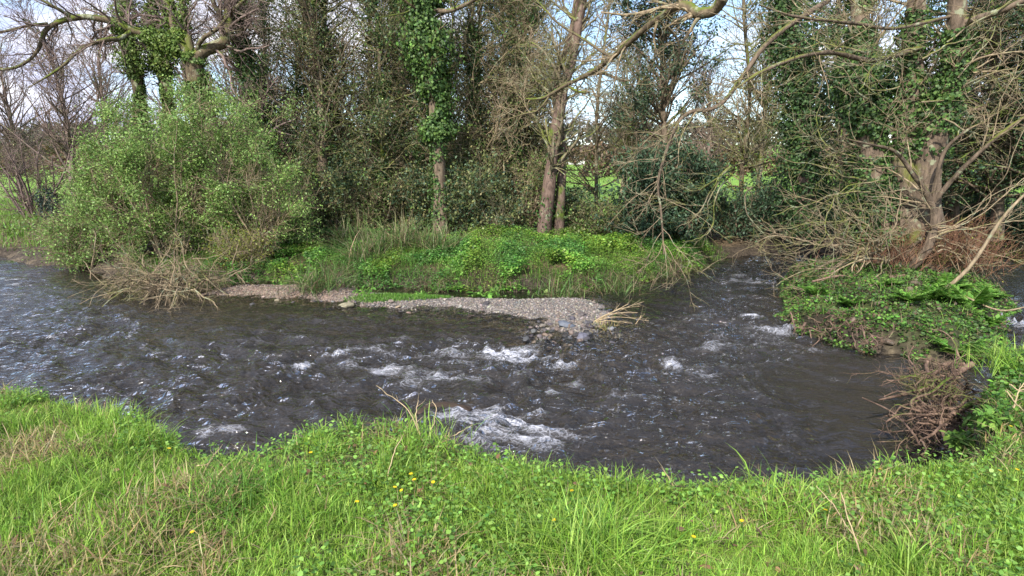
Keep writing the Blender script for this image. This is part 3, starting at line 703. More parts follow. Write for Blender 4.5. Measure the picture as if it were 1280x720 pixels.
for i in range(26):
    px = rs.uniform(270, 640); py = 373 + (px - 270) * .05 + rs.normal(0, 3)
    stone('small flat stone along the lower shore of the gravel bar', px, py, rs.uniform(.04, .08), GREYS[rs.integers(0, 5)], 'flat stones along the lower shore of the gravel bar', flat=.4, seed=300 + i)
# boulder in the rapid: brown rock just breaking the water by the near bank
def boulder(name, label, px, py, size, col, sc, seed):
    import bmesh
    bm = bmesh.new(); bmesh.ops.create_icosphere(bm, subdivisions=4, radius=1)
    V = np.array([v.co for v in bm.verts]); F = np.array([[v.index for v in f.verts] for f in bm.faces]); bm.free()
    V = V * (1 + .7 * (fbm(V * 1.3 + seed, 3, seed) - .5) + .22 * (fbm(V * 4 + seed, 3, seed + 1) - .5))[:, None] * np.array(sc) * size
    C = np.array(col)[None] * (.6 + .8 * fbm(V / size * 3, 3, seed + 2))[:, None]
    c_ = at_z(px, py, 0); c_[2] = -.02
    o = link_ob(name, mk_mesh(name, V, [F], C, (M_STONE,)), None, tuple(c_)); return tag(o, label, 'rock')
boulder('river_rock', 'low brown rock breaking the water left of the white rapid', 556, 512, .30, (.055, .036, .024), (1.0, .6, .16), 5)
boulder('river_rock', 'small dark rock in the riffle above the gravel tip foam', 762, 352 + 110, .10, (.07, .06, .05), (1.2, .8, .5), 6)

# ------------------------------------------------------------------ far bank undergrowth
ru = np.random.default_rng(31)
def inpx(P, h, x0, x1):   # horizontal picture band of world points
    return (P[:, 0] / P[:, 1] * FPX / 1.02 + 640 > x0) & (P[:, 0] / P[:, 1] * FPX / 1.02 + 640 < x1)
def mound_h(P): return (0.10 + 0.42 * fbm(P * 1.3, 3, 81)) * np.where(P[:, 0] < -1.2, .6, 1.0)
P, h, s = scatter(190000, -7, 5.5, 10.8, 16, lambda a, b, c_, d, h, P: (b > -.02) & (b < 3.2 + 1.5 * fbm(P, 2, 8)) & (fbm(P * 2.0 + 4, 3, 82) > .36), ru)
n = len(P); mh = mound_h(P) * sstep(-.1, .5, s[1]) + .06; z = h + mh * ru.uniform(0.15, 1, n) ** .6
D = np.column_stack([ru.normal(size=(n, 2)), ru.normal(-.1, .3, n)])
l = ru.uniform(.022, .055, n) * (.7 + .8 * (vn(P * 1.9, 89) > .5))
sp = vn(P * 1.4, 90)[:, None]; tint = np.where(sp > .62, np.array([[1.25, 1.05, .9]]), np.where(sp < .36, np.array([[.62, .72, .9]]), np.ones((1, 3))))
g = leaves(np.column_stack([P, z]), D, norm(ru.normal(size=(n, 3)) * .45 + [0, -.35, .9]), l, l * .55, pal(BRIGHT, n, ru, .25) * (.6 + .8 * fbm(P * 2.3, 2, 88))[:, None] * tint, SH_DIAMOND)
solo('bank_nettles', g, M_LEAF, 'dense bright green nettles and herbs covering the far bank', 'ground cover', kind='stuff')
P, h, s = scatter(80000, -9, 6, 10.8, 16, lambda a, b, c_, d, h, P: (b > -.05) & (b < 2.8), ru)
P, h, sf = P[:17000], h[:17000], s[1][:17000]; n = len(P)
g1 = blades(np.column_stack([P, h]), ru.uniform(.10, .36, n) * (.4 + fbm(P * 1.4, 2, 83)), .010 * ru.uniform(.6, 1.3, n), ru, BRIGHT + [(.12, .2, .05)], 1.2, 1.2, az=ru.normal(-1.57, 1.2, n))
P, h, s = scatter(40000, -9, 6, 10.8, 16, lambda a, b, c_, d, h, P: (b > -.05) & (b < .5) & (fbm(P * 1.7, 3, 84) > .42), ru)
P, h = P[:9000], h[:9000]; n = len(P)
g2 = blades(np.column_stack([P, h]), ru.uniform(.12, .36, n), .008, ru, [(.30, .24, .14), (.2, .15, .09), (.38, .31, .2)], 1.8, 1.4, az=ru.normal(-1.57, .9, n))
solo('far_bank_grass', merge(g1, g2), M_GRASS, 'long green and straw coloured grass hanging off the far bank', 'grass', kind='stuff')
# woodland floor ivy and litter behind
P, h, s = scatter(60000, -16, 18, 13, 26, lambda a, b, c_, d, h, P: (b > 1.6) & (fbm(P * .8, 3, 85) > .40), ru)
n = len(P); l = ru.uniform(.06, .12, n)
g = leaves(np.column_stack([P, h + ru.uniform(.02, .30, n)]), ru.normal(size=(n, 3)) * [1, 1, .3], norm(ru.normal(size=(n, 3)) * .6 + [0, -.3, .8]), l, l * .7, pal(IVY + OLIVE + [(.16, .10, .06)], n, ru, .25))
solo('woodland_ground_ivy', g, M_IVY, 'dark ivy and brambles carpeting the ground under the trees', 'ground cover', kind='stuff')
# grass on the left bank end and the far field edge
P, h, s = scatter(90000, -26, -9, 16, 34, lambda a, b, c_, d, h, P: (b > .1), ru)
P, h = P[:30000], h[:30000]; n = len(P)
g = blades(np.column_stack([P, h]), ru.uniform(.12, .35, n), .022 * ru.uniform(.6, 1.3, n), ru, [(.12, .24, .03), (.16, .3, .04), (.2, .24, .08)], .7, .8)
solo('left_bank_grass', g, M_GRASS, 'rough green grass on the far bank where the field reaches the river', 'grass', kind='stuff')
# small patch of turf on the gravel bar
P, h, s = scatter(60000, -4, -0.5, 9.5, 12.5, lambda a, b, c_, d, h, P: (c_ > .0) & (b < .1), ru)
q0 = at_z(500, 372, .08)[:2]; k = (((P - q0) / [1.0, .28]) ** 2).sum(1) < .6 + .8 * ru.random(len(P)) * fbm(P * 5, 2, 3); P, h = P[k], h[k]; n = len(P)
g = blades(np.column_stack([P, h]), ru.uniform(.03, .08, n), .009, ru, BRIGHT, .6, .6)
solo('gravel_bar_turf', g, M_GRASS, 'thin strip of short green turf on the gravel bar', 'grass', kind='stuff')

SEDGE = [(.11, .19, .05), (.14, .23, .06), (.18, .27, .09), (.34, .29, .17), (.08, .14, .04)]
for i, (px, py, n_, L_, lab) in enumerate([
    (395, 350, 170, .55, 'dark spiky sedge tussock with brown skirt above the reddish gravel'),
    (462, 330, 260, .75, 'large grey green sedge tussock left of the bank centre'),
    (505, 322, 300, .85, 'tallest arching sedge clump at the middle of the far bank'),
    (545, 325, 220, .75, 'sedge clump whose blades sweep right beside the bright herbs'),
    (435, 318, 200, .8, 'dry topped sedge clump behind the dark spiky tussock'),
    (765, 345, 160, .45, 'straw streaked sedge hanging over the bank corner'),
    (705, 352, 130, .4, 'low sedge drooping over the bank edge above the gravel tip')]):
    b = ground_pt(px, py, .3); tussock('sedge_tussock', lab, 'sedge', b, int(n_ * 1.5), L_ * 1.35, .016, SEDGE + [(.2, .15, .09)], 40 + i, 1.4, rad=.22, droop=1.2, group='sedge tussocks on the far bank')

def rosette(name, label, cat, loc, n, L, seed, cols=BRIGHT, group=None, upr=.7, levels=3):
    """broad leaved plant: petioles and oval leaves on separate stems"""
    r = np.random.default_rng(seed); t = thing(name, label, cat, loc, group)
    a = r.uniform(0, 6.28, n); D = norm(np.stack([np.cos(a), np.sin(a), np.full(n, upr) + r.normal(0, .25, n)], 1))
    P, R = walk(np.tile(loc, (n, 1)), D, L * r.uniform(.5, 1, n), .004, 5, .08, -.08, .5, r)
    V, F, _ = tubes(P, R, 3); part('stems', (V, F, np.full((len(V), 3), (.12, .2, .05))), M_LEAF, t)
    tip = P[:, -1]; gs = []
    for j in range(levels):
        dd = norm(P[:, -1] - P[:, -2] + r.normal(size=(n, 3)) * .5 + [0, 0, -.2])
        q = P[:, -1 - (j % 3)]; l = L * r.uniform(.25, .5, n)
        gs.append(leaves(q, dd, norm(r.normal(size=(n, 3)) * .25 + [0, -.2, 1]), l, l * .5, pal(cols, n, r), SH_OVAL))
    part('leaves', merge(*gs), M_LEAF, t); return t
for i, (px, py, z, n_, L_, lab) in enumerate([
    (352, 354, .12, 16, .22, 'bright leafy plant alone at the left end of the reddish gravel'),
    (452, 362, .15, 20, .24, 'light green leafy plant at the foot of the far bank left of the turf strip'),
    (528, 362, .15, 20, .22, 'low leafy plant over the turf strip of the gravel bar'),
    (608, 358, .2, 34, .38, 'big pale green umbel plant at the foot of the far bank'),
    (627, 368, .08, 12, .14, 'yellow green cress plant in the side channel'),
    (665, 345, .35, 24, .32, 'leafy herb high on the bank above the gravel bar'),
    (570, 335, .4, 24, .36, 'upright bright herb right of the tall sedge clump'),
    (800, 335, .3, 18, .26, 'small herb on the bank corner by the dark channel'),
    (640, 312, .5, 26, .4, 'soft green herb at the back of the far bank'),
    (720, 318, .5, 24, .36, 'rounded herb on the far bank under the leaning twin tree')]):
    rosette('leafy_plant', lab, 'plant', ground_pt(px, py, z), n_, L_, 60 + i)

def fern(name, label, loc, n, L, seed, group='green ferny plants on the tree island', cols=BRIGHT):
    r = np.random.default_rng(seed); t = thing(name, label, 'fern', loc, group)
    a = r.uniform(0, 6.28, n); D = norm(np.stack([np.cos(a), np.sin(a), r.uniform(.5, 1.4, n)], 1))
    P, R = walk(np.tile(loc, (n, 1)), D, L * r.uniform(.6, 1.1, n), .004, 12, .03, -.05, .4, r)
    V, F, _ = tubes(P, R, 3); part('stalks', (V, F, np.full((len(V), 3), (.12, .2, .05))), M_LEAF, t)
    T = norm(np.gradient(P, axis=1)); C, DD, LL = [], [], []
    for s_ in (-1, 1):
        for j in range(2, 12):
            sd = norm(np.cross(T[:, j], [0, 0, 1.0])) * s_
            C.append(P[:, j]); DD.append(norm(sd + T[:, j] * .5)); LL.append(np.full(n, L * .38 * (1.05 - (j - 2) / 10)))
            C.append(P[:, j] * .5 + P[:, j - 1] * .5); DD.append(norm(sd + T[:, j] * .6)); LL.append(np.full(n, L * .33 * (1.05 - (j - 2) / 10)))
    C, DD, LL = np.concatenate(C), np.concatenate(DD), np.concatenate(LL)
    g = leaves(C, DD + r.normal(size=C.shape) * .12, norm(r.normal(size=C.shape) * .2 + [0, 0, 1]), LL, LL * .36, pal(cols, len(C), r))
    part('fronds', g, M_LEAF, t); return t
isl_ferns = [(1008, 398, 9, .30, 'fern at the far left point of the tree island'), (1036, 412, 12, .34, 'brightest fern at the water edge left of the island'),
             (1092, 428, 10, .28, 'fern low on the island front beside the brown stones'), (1122, 424, 14, .38, 'feathery pale fern at the middle of the island front'),
             (1020, 372, 9, .30, 'fern under the bare low branches at the island left'), (1135, 395, 10, .30, 'fern on the island below the leaning shoot'),
             (1165, 385, 12, .34, 'fern in the row right of the big trunk base'), (1185, 372, 12, .40, 'fern at the back of the island right of the trunk'),
             (1210, 385, 14, .42, 'large fern near the right end of the island'), (1232, 395, 12, .36, 'fern beside the white water at the right'),
             (1160, 432, 10, .3, 'fern above the root tangle'), (1200, 425, 12, .34, 'fern between the island and the green mound'),
             (1060, 385, 8, .25, 'small fern at the middle left of the island top'), (1240, 372, 10, .34, 'fern at the back right tip of the island'),
             (1110, 372, 9, .3, 'fern in front of the big trunk base')]
for i, (px, py, n_, L_, lab) in enumerate(isl_ferns):
    fern('fern', lab, ground_pt(px, py, .35) + np.array([0, 0, .03]), int(n_ * 1.2), L_ * 1.35, 90 + i)
# island cover
P, h, s = scatter(190000, 2.5, 10, 7, 14.5, lambda a, b, c_, d, h, P: (d > -.10) & (fbm(P * 2.2, 3, 86) > .31), ru)
kk = (s[3] < .8) | (ru.random(len(P)) < .5); P, h = P[kk][:40000], h[kk][:40000]; n = len(P); l = ru.uniform(.02, .065, n)
g = leaves(np.column_stack([P, np.maximum(h, 0) + ru.uniform(.01, .07, n)]), ru.normal(size=(n, 3)) * [1, 1, .3], norm(ru.normal(size=(n, 3)) * .5 + [0, -.5, .6]), l, l * .7, (.55 + .9 * fbm(P * 2.1, 2, 91))[:, None] * pal(IVY + BRIGHT[:3] + [(.13, .09, .05), (.10, .07, .04)], n, ru, .25))
solo('island_ivy_cover', g, M_LEAF, 'low green leaves and moss covering the tree island', 'ground cover', kind='stuff')
P, h, s = scatter(30000, 2.5, 10, 7, 14.5, lambda a, b, c_, d, h, P: (d > -.02), ru)
P, h = P[:2500], h[:2500]; n = len(P)
g = blades(np.column_stack([P, h]), ru.uniform(.06, .25, n), .008, ru, BRIGHT + [(.3, .24, .14)] * 2, 1.0, 1.2)
solo('island_grass', g, M_GRASS, 'sparse grass blades on the tree island', 'grass', kind='stuff')

# brambles and broad herbs on the near mound
for i, (px, py, z, n_, L_, lab) in enumerate([(1225, 490, 1.0, 40, .26, 'light green bramble spray on the flank of the near mound'), (1215, 462, 1.0, 30, .22, 'small leafy bramble above the root tangle on the mound'),
                                           (1072, 572, .95, 10, .16, 'broad hogweed leaf at the near lip left of the root tangle'), (1250, 520, 1.0, 30, .22, 'leafy herb between the mound and the near grass'),
                                           (1240, 440, 1.1, 24, .2, 'herb on the top of the near mound')]):
    rosette('bramble_clump' if i in (0, 1) else 'leafy_plant', lab, 'plant', ground_pt(px, py, z), n_ * 2, L_ * .62, 120 + i, cols=[(.14, .27, .05), (.19, .33, .06), (.11, .22, .04)], levels=5)
P, h, s = scatter(60000, 3, 8, 3, 6.5, lambda a, b, c_, d, h, P: (a > -.12) & (a < .5), ru)
n = len(P); l = ru.uniform(.018, .045, n)
g = leaves(np.column_stack([P, h + ru.uniform(0, .12, n)]), ru.normal(size=(n, 3)) * [1, 1, .4], norm(ru.normal(size=(n, 3)) * .6 + [-.3, .0, .8]), l, l * .7, pal([(.09, .2, .03), (.13, .26, .04), (.06, .14, .025)], n, ru, .25), SH_OVAL)
solo('mound_herbs', g, M_LEAF, 'small green leaves clothing the flank of the near mound', 'ground cover', kind='stuff')

# ------------------------------------------------------------------ root tangle, brush pile, dead stems
def tangle(name, label, cat, base, starts, n1, L1, r1, n2, L2, seed, mat, dirn, wig=.22, trop=-.01):
    r = np.random.default_rng(seed); t = thing(name, label, cat, base)
    S = starts(n1, r); D = norm(r.normal(size=(n1, 3)) * .7 + np.array(dirn))
    P, R = walk(S, D, r.uniform(.5, 1, n1) * L1, r1 * r.uniform(.5, 1.2, n1), 12, wig, trop, .5, r)
    V, F, _ = tubes(P, R, 7); part('thick_roots' if 'root' in name else 'branches', (V, F, None), mat, t)
    P2, R2 = spawn(P, R, n2, .1, 1, L2, .9, 7, wig, trop, .4, .45, r, .0022)
    V, F, _ = tubes(P2, R2, 4); part('fine_roots' if 'root' in name else 'twigs', (V, F, None), mat, t)
    return t
b = at_z(1200, 500, .45); 
def st(n, r):
    u = r.random(n); a = at_z(1188, 478, .36); c_ = at_z(1204, 540, .42)
    return a * u[:, None] + c_ * (1 - u[:, None]) + r.normal(size=(n, 3)) * [.10, .10, .11]
rt = tangle('root_tangle', 'tangled washed out brown roots hanging from the near mound into the river', 'roots', b, st, 85, .75, .011, 1300, (.10, .32), 5, M_ROOT, (-1.2, .0, -.30), .34)
for pts, rad in [([(1215, 455, 5.3), (1180, 475, 5.1), (1140, 490, 5.0), (1098, 500, 4.9)], [.030, .028, .02, .008]),
                 ([(1200, 472, 4.7), (1185, 474, 4.7), (1165, 490, 4.6), (1140, 500, 4.5), (1142, 515, 4.4)], [.014, .013, .011, .006]),
                 ([(1225, 500, 4.5), (1195, 515, 4.4), (1175, 528, 4.3), (1160, 525, 4.3)], [.024, .022, .016, .01]),
                 ([(1162, 445, 5.6), (1158, 458, 5.5), (1165, 470, 5.3), (1182, 455, 5.3), (1205, 455, 5.3)], [.02, .02, .018, .018, .015]),
                 ([(1175, 528, 4.3), (1180, 545, 4.2), (1184, 560, 4.1)], [.017, .015, .010]),
                 ([(1150, 557, 4.3), (1140, 540, 4.4), (1115, 515, 4.7), (1078, 497, 5.0)], [.009, .009, .008, .005])]:
    P, R = pxpath(pts, rad, 14); V, F, _ = tubes(P, R, 8); part('root', (V, F, None), M_ROOT, rt)
b = at_z(205, 366, 0.05)
def st(n, r):
    a = r.random(n)[:, None]; return at_z(165, 352, .3) * a + at_z(262, 350, .3) * (1 - a) + r.normal(size=(n, 3)) * [.25, .35, .12]
tangle('brush_pile', 'pale brown heap of dead twigs caught in the water under the leafy willow', 'brushwood', b, st, 170, 1.15, .012, 1700, (.2, .6), 6, M_TWIG, (-.1, -.35, -.1), .2, -.04)
b = at_z(745, 402, .08); Yb = b[1]
t = stalks('dead_stems', 'spray of pale dead stems stranded on the gravel tip pointing right', 'twigs', [
    px3((742, 402, Yb), (765, 390, Yb), (805, 377, Yb + .3)), px3((742, 402, Yb), (770, 396, Yb), (811, 401, Yb + .1)), px3((745, 400, Yb), (770, 388, Yb + .1), (785, 380, Yb + .2)),
    px3((745, 402, Yb), (765, 392, Yb), (797, 391, Yb)), px3((780, 408, Yb - .1), (793, 406, Yb), (802, 394, Yb)), px3((740, 404, Yb), (760, 401, Yb), (790, 404, Yb)),
    px3((750, 400, Yb), (775, 386, Yb + .2), (800, 383, Yb + .5))], M_DRY, b, .0075, sides=5, twigs=5, seed=7, tw=(.15, .4), ang=.4)
tussock('dry_grass_tuft', 'small yellow dry tuft at the root of the stranded dead stems', 'grass tuft', ground_pt(752, 407, .08), 70, .14, .01, [(.36, .28, .12), (.2, .24, .07)], 77, 1.2, rad=.12)

# ------------------------------------------------------------------ trees and shrubs
def shrub(name, label, cat, px, py, Y, H, W, seed, stems=9, mat=None, leafn=3000, leafL=.07, cols=OLIVE, n1=60, n2=420, L1=(.6, 1.4), L2=(.25, .7), r0=.025, lean=(0, 0, 0),
          group=None, lmat=None, trop=.03, wig=.1, clump=(1.6, .42), t0=.1, asp=.55, droop=0, z0=0.0, D=None):
    r = np.random.default_rng(seed); mat = mat or M_BARK
    b = at_y(px, py, Y); b = basez(b); t = thing(name, label, cat, b, group)
    a = r.uniform(0, 6.28, stems); sp = W / max(H, .1)
    dv = norm(np.stack([np.cos(a) * sp * .55 * r.uniform(.2, 1, stems), np.sin(a) * sp * .4 * r.uniform(.2, 1, stems), np.ones(stems)], 1) + np.array(lean))
    S = b + np.column_stack([np.cos(a) * W * .08, np.sin(a) * W * .08, np.full(stems, -.1)])
    P, R = walk(S, dv, H * r.uniform(.6, 1.08, stems), r0 * r.uniform(.6, 1.2, stems), 14, wig * .5, .02, .25, r)
    V, F, _ = tubes(P, R, 7); part('stems', (V, F, None), mat, t)
    P1, R1 = spawn(P, R, n1, t0, 1, L1, .8, 8, wig, trop, .35, .55, r, .006)
    P2, R2 = spawn(P1, R1, n2, .1, 1, L2, .75, 5, wig, trop, .4, .55, r, .0045)
    V, F, _ = tubes(P1, R1, 4); V2, F2, _ = tubes(P2, R2, 3)
    part('twigs', merge((V, F, None), (V2, F2, None)), mat, t)
    if leafn:
        nA = int(leafn * .8); k = (clump[0], clump[1], seed) if clump else None
        g = merge(leaf_on(P2, nA, leafL, r, cols, .08, clump=k, droop=droop, asp=asp), leaf_on(P1, leafn - nA, leafL, r, cols, .10, clump=k, droop=droop, asp=asp))
        part('foliage', g, lmat or M_LEAF, t)
    return t, (P, R), (P1, R1), (P2, R2)

# the light green willow thicket at the left
wl = [(220, 352, 13.4, 4.1, 3.0, 201), (168, 345, 13.8, 3.1, 2.2, 202), (275, 345, 13.8, 3.8, 2.8, 203), (330, 342, 13.4, 2.4, 2.2, 204), (112, 336, 14.2, 1.2, 1.5, 205)]
lab = ['large light green leafy willow bush over the brush pile', 'light green leafy bush left of the largest willow bush', 'light green leafy bush in front of the mossy forked oak',
       'smaller leafy bush at the left end of the far bank herbs', 'lowest leafy bush beside the left field gap']
for (px, py, Y, H, W, sd), lb in zip(wl, lab):
    shrub('leafy_willow', lb, 'bush', px, py, Y, H, W, sd, stems=14, mat=M_TWIG, leafn=int(44000 * H / 3.2), leafL=.055, cols=FRESH, n1=120, n2=1500, L1=(.6, 1.9), L2=(.3, .8), r0=.03, wig=.13, trop=.0, clump=(2.1, .49), t0=.02)
shrub('yellow_twig_bush', 'low bush with yellow green young leaves and many bare twigs beside the reddish gravel', 'bush', 310, 348, 12.6, 1.2, 1.6, 211, stems=16, mat=M_TWIG, leafn=3000, leafL=.045, cols=[(.22, .24, .03), (.16, .2, .04), (.25, .27, .06)], n1=90, n2=700, L1=(.3, .8), L2=(.15, .4), r0=.014, t0=.05)
shrub('yellow_twig_bush', 'grassy olive bush at the water edge left of the brush pile', 'bush', 110, 338, 14.0, 1.0, 2.4, 212, stems=20, mat=M_TWIG, leafn=4000, leafL=.05, cols=BRIGHT + FRESH, n1=100, n2=700, L1=(.3, .9), L2=(.15, .5), r0=.014, t0=.05)
shrub('bare_hedge_bush', 'brown bare twiggy shrub standing in the left field gap', 'bush', 48, 285, 21, 3.2, 3.8, 213, stems=16, mat=M_PURP, leafn=1400, leafL=.07, cols=OLIVE, n1=170, n2=1500, L1=(.6, 1.5), L2=(.3, .8), r0=.05, wig=.12)
shrub('dark_holly_bush', 'small blue green dark bush at the foot of the brown twiggy shrub', 'bush', 70, 285, 20, 1.1, 1.2, 214, stems=10, mat=M_BARK, leafn=3000, leafL=.09, cols=[(.03, .055, .045), (.05, .08, .06)], n1=60, n2=300, L1=(.2, .5), L2=(.1, .3), r0=.02, clump=None, t0=.0)

b = at_z(1040, 420, .05)
def st(n, r):
    u = r.random(n)[:, None]; return at_z(995, 395, .22) * (1 - u) + at_z(1110, 430, .3) * u + r.normal(size=(n, 3)) * [.10, .25, .07]
tangle('island_roots', 'dark gnarled roots and sticks showing in the undercut front of the tree island', 'roots', b, st, 30, .40, .010, 260, (.08, .25), 16, M_ROOT, (-.3, -.6, -.25), .3, -.03)
# ------------------------------------------------------------------ big trees
def tree(name, label, paths, seed, mat, base_px=None, lv1=None, lv2=None, lv3=None, ivy=None, leaf=None, sides=12, twmat=None, trunks=1, flare=.35, lump=.18, group=None, cat='tree', ivymat=None, extra=None):
    """paths: [(pts(px,py,Y), radii)], the first `trunks` are trunks, others limbs; lv = dict for spawn"""
    r = np.random.default_rng(seed); twmat = twmat or mat
    p0 = paths[0][0][0]; b = basez(at_y(*p0)); t = thing(name, label, cat, b, group)
    PP, RR = [], []
    for i, (pts, rad) in enumerate(paths):
        P, R = pxpath(pts, rad, 20)
        P = P + (fbm(P * 1.7, 2, seed + i)[..., None] - .5) * .10 * np.linspace(0, 1, 20)[None, :, None]
        g = stem_geo(P, R, sides if i < trunks else 9, lump=lump, seed=seed + i, flare=flare if i < trunks else 0)
        part('trunk' if i < trunks else 'limb', g, mat, t)
        PP.append(P); RR.append(R)
    P, R = np.concatenate(PP), np.concatenate(RR)
    lev = [(P, R)]
    gs = []
    for k, lv in enumerate((lv1, lv2, lv3)):
        if not lv: break
        lv = dict(lv); Ps, Rs = lev[-1]
        if k == 0 and 'from_' in lv: a = lv.pop('from_'); Ps, Rs = Ps[a], Rs[a]
        if k == 1 and lv.pop('also0', False): Ps, Rs = Ps, Rs
        Pn, Rn = spawn(Ps, Rs, lv['n'], lv.get('t0', .3), 1, lv['L'], lv.get('ang', .8), lv.get('pts', 8), lv.get('wig', .12), lv.get('trop', .02), .35, lv.get('rf', .5), r, lv.get('rmin', .005), lv.get('rmax', .2), lv.get('bias'))
        V, F, _ = tubes(Pn, Rn, 5 if k == 0 else 3); gs.append((V, F, None)); lev.append((Pn, Rn))
    if gs: part('branches', merge(*gs), twmat, t)
    if ivy:
        gi = [ivy_on(P[iv.get('sel', slice(None))], R[iv.get('sel', slice(None))], iv['n'], iv['thick'], iv.get('L', .085), r, iv.get('cols', IVY), iv.get('t0', 0), iv.get('t1', 1), seed + 50, iv.get('thr', .38), iv.get('cs', 1.6)) for iv in ivy]
        part('ivy', merge(*gi), M_IVY, t)
    if leaf:
        for lf in (leaf if isinstance(leaf, list) else [leaf]):
            Pl = lev[lf.get('lev', -1)][0]
            part(lf.get('name', 'crown'), leaf_on(Pl, lf['n'], lf.get('L', .07), r, lf.get('cols', OLIVE), lf.get('spread', .12), clump=(lf.get('cs', 1.2), lf.get('thr', .42), seed), asp=lf.get('asp', .55), t0=lf.get('t0', .1)), lf.get('mat', M_LEAF), t)
    return t, lev

# mossy forked oak at the left
tree('oak_tree', 'mossy forked oak with a long bare limb arching to the left edge', [
    ([(308, 290, 16.5), (292, 240, 16.5), (268, 170, 16.4), (250, 120, 16.3), (243, 72, 16.2)], [.27, .24, .22, .21, .24]),
    ([(243, 75, 16.2), (222, 58, 16.1), (195, 46, 16.0), (165, 38, 15.8), (135, 25, 15.6), (95, 22, 15.4), (60, 35, 15.3), (48, 62, 15.3), (20, 84, 15.2), (-40, 88, 15.0)], [.17, .15, .13, .10, .085, .07, .06, .045, .035, .02]),
    ([(243, 75, 16.2), (258, 62, 16.2), (280, 52, 16.2), (287, 35, 16.2), (286, 5, 16.3), (287, -60, 16.6)], [.17, .15, .14, .12, .11, .09]),
    ([(240, 70, 16.2), (235, 45, 16.3), (229, 20, 16.4), (228, -60, 16.6)], [.11, .095, .08, .06]),
    ([(232, 62, 16.2), (220, 40, 16.4), (212, 10, 16.6), (205, -60, 16.8)], [.13, .12, .11, .08]),
    ([(278, 22, 16.2), (268, 5, 16.0), (255, -30, 15.8)], [.07, .06, .05]),
    ([(287, 20, 16.2), (290, 14, 16.1), (305, 0, 16.0), (330, -30, 15.8)], [.05, .045, .04, .03]),
    ([(246, 62, 16.1), (254, 48, 15.9), (272, 36, 15.7), (283, 22, 15.6)], [.06, .055, .045, .03]),
    ([(165, 38, 15.8), (150, 48, 15.5), (130, 50, 15.2), (100, 62, 15.0), (75, 85, 14.8), (35, 110, 14.6)], [.06, .055, .05, .04, .03, .012]),
    ([(90, 22, 15.4), (70, 10, 15.1), (40, -5, 14.9), (0, -20, 14.8)], [.05, .04, .03, .02]),
    ([(60, 30, 15.3), (35, 32, 15.0), (0, 40, 14.8), (-40, 42, 14.6)], [.045, .035, .03, .02])],
    301, M_MOSSY, lv1=dict(n=130, t0=.25, L=(.7, 2.0), wig=.17, trop=-.01, pts=10, rf=.42, rmin=.007, from_=slice(1, None)), lv2=dict(n=900, L=(.35, 1.0), wig=.18, trop=0, t0=.1),
    lv3=dict(n=2600, L=(.2, .5), wig=.18, t0=.1, pts=5), ivy=[dict(n=5200, thick=.30, t0=.0, t1=1, L=.085, cols=[(.06, .11, .025), (.09, .15, .03), (.12, .18, .05)], sel=slice(0, 1), thr=.44),
     dict(n=3800, thick=.26, t0=.02, t1=.42, sel=slice(1, 2), thr=.36, cols=[(.09, .15, .025), (.14, .2, .04)]), dict(n=2600, thick=.2, t0=0, t1=1, sel=slice(3, 5), thr=.4, cols=[(.09, .15, .025), (.14, .2, .04)])], twmat=M_PURP, sides=16)
for i, (x0, x1, Y, rad, lb) in enumerate([(172, 158, 17.5, .17, 'ivy wrapped upright trunk, nearest the left gap of sky'), (208, 193, 17.8, .16, 'mossy ivy trunk between the forked oak and the left ivy trunk')]):
    tree('ivy_tree', lb, [([(x0 + 8, 285, Y), (x0 + 4, 200, Y), (x0, 110, Y), (x1, 40, Y), (x1 - 2, -70, Y)], [rad, rad * .95, rad * .9, rad * .8, rad * .6])], 311 + i, M_MOSSY,
         lv1=dict(n=24, t0=.5, L=(.6, 1.8), wig=.14, rf=.3), lv2=dict(n=220, L=(.3, .8)), ivy=[dict(n=9000, thick=.36, cols=[(.07, .12, .025), (.12, .18, .035), (.17, .24, .06)], thr=.25)], twmat=M_PURP)
tree('ivy_tree', 'slender leaning ivy tree right of the forked oak', [([(352, 290, 16.8), (340, 210, 16.8), (322, 140, 16.8), (306, 70, 16.8), (297, 20, 16.8), (292, -60, 16.8)], [.19, .17, .15, .14, .13, .1])], 321, M_MOSSY,
     lv1=dict(n=34, t0=.3, L=(.7, 2.0), wig=.14, rf=.35), lv2=dict(n=420, L=(.3, .9)), ivy=[dict(n=6500, thick=.36, thr=.38)], leaf=dict(n=1500, cols=IVY, L=.07, thr=.5), twmat=M_PURP)
tree('ivy_tree', 'thin dark trunk with wispy ivy left of the centre thicket', [([(408, 300, 17), (403, 200, 17), (400, 120, 17), (392, 40, 17), (388, -60, 17)], [.15, .14, .12, .11, .08])], 322, M_BARK,
     lv1=dict(n=80, t0=.2, L=(1.0, 3.2), wig=.12, rf=.35, trop=.04), lv2=dict(n=1100, L=(.4, 1.2)), ivy=[dict(n=3200, thick=.42, thr=.42, cols=IVY + OLIVE)], leaf=dict(n=5000, cols=OLIVE + IVY_DARK, L=.065, thr=.42), twmat=M_BARK)
tree('ivy_tree', 'trunk wrapped in the thickest bright ivy column above the sedge', [([(552, 300, 15.8), (549, 220, 15.8), (545, 150, 15.8), (538, 70, 15.8), (532, 0, 15.8), (530, -70, 15.8)], [.18, .17, .16, .16, .15, .12]),
     ([(536, 12, 15.8), (560, 14, 15.3), (585, 4, 15), (610, -12, 14.8)], [.07, .06, .05, .04]), ([(534, 14, 15.8), (515, 8, 15.4), (500, -10, 15.2)], [.06, .05, .04])], 323, M_BARK, trunks=1,
     lv1=dict(n=40, t0=.4, L=(.6, 1.7), wig=.16, rf=.35), lv2=dict(n=350, L=(.3, .8)), ivy=[dict(n=15000, thick=.72, thr=.33, sel=slice(0, 1), t0=.33, t1=1, L=.10, cs=1.9, cols=IVY + [(.09, .17, .03)]), dict(n=1500, thick=.15, t0=0, t1=.4, sel=slice(0, 1))], twmat=M_MOSSY)
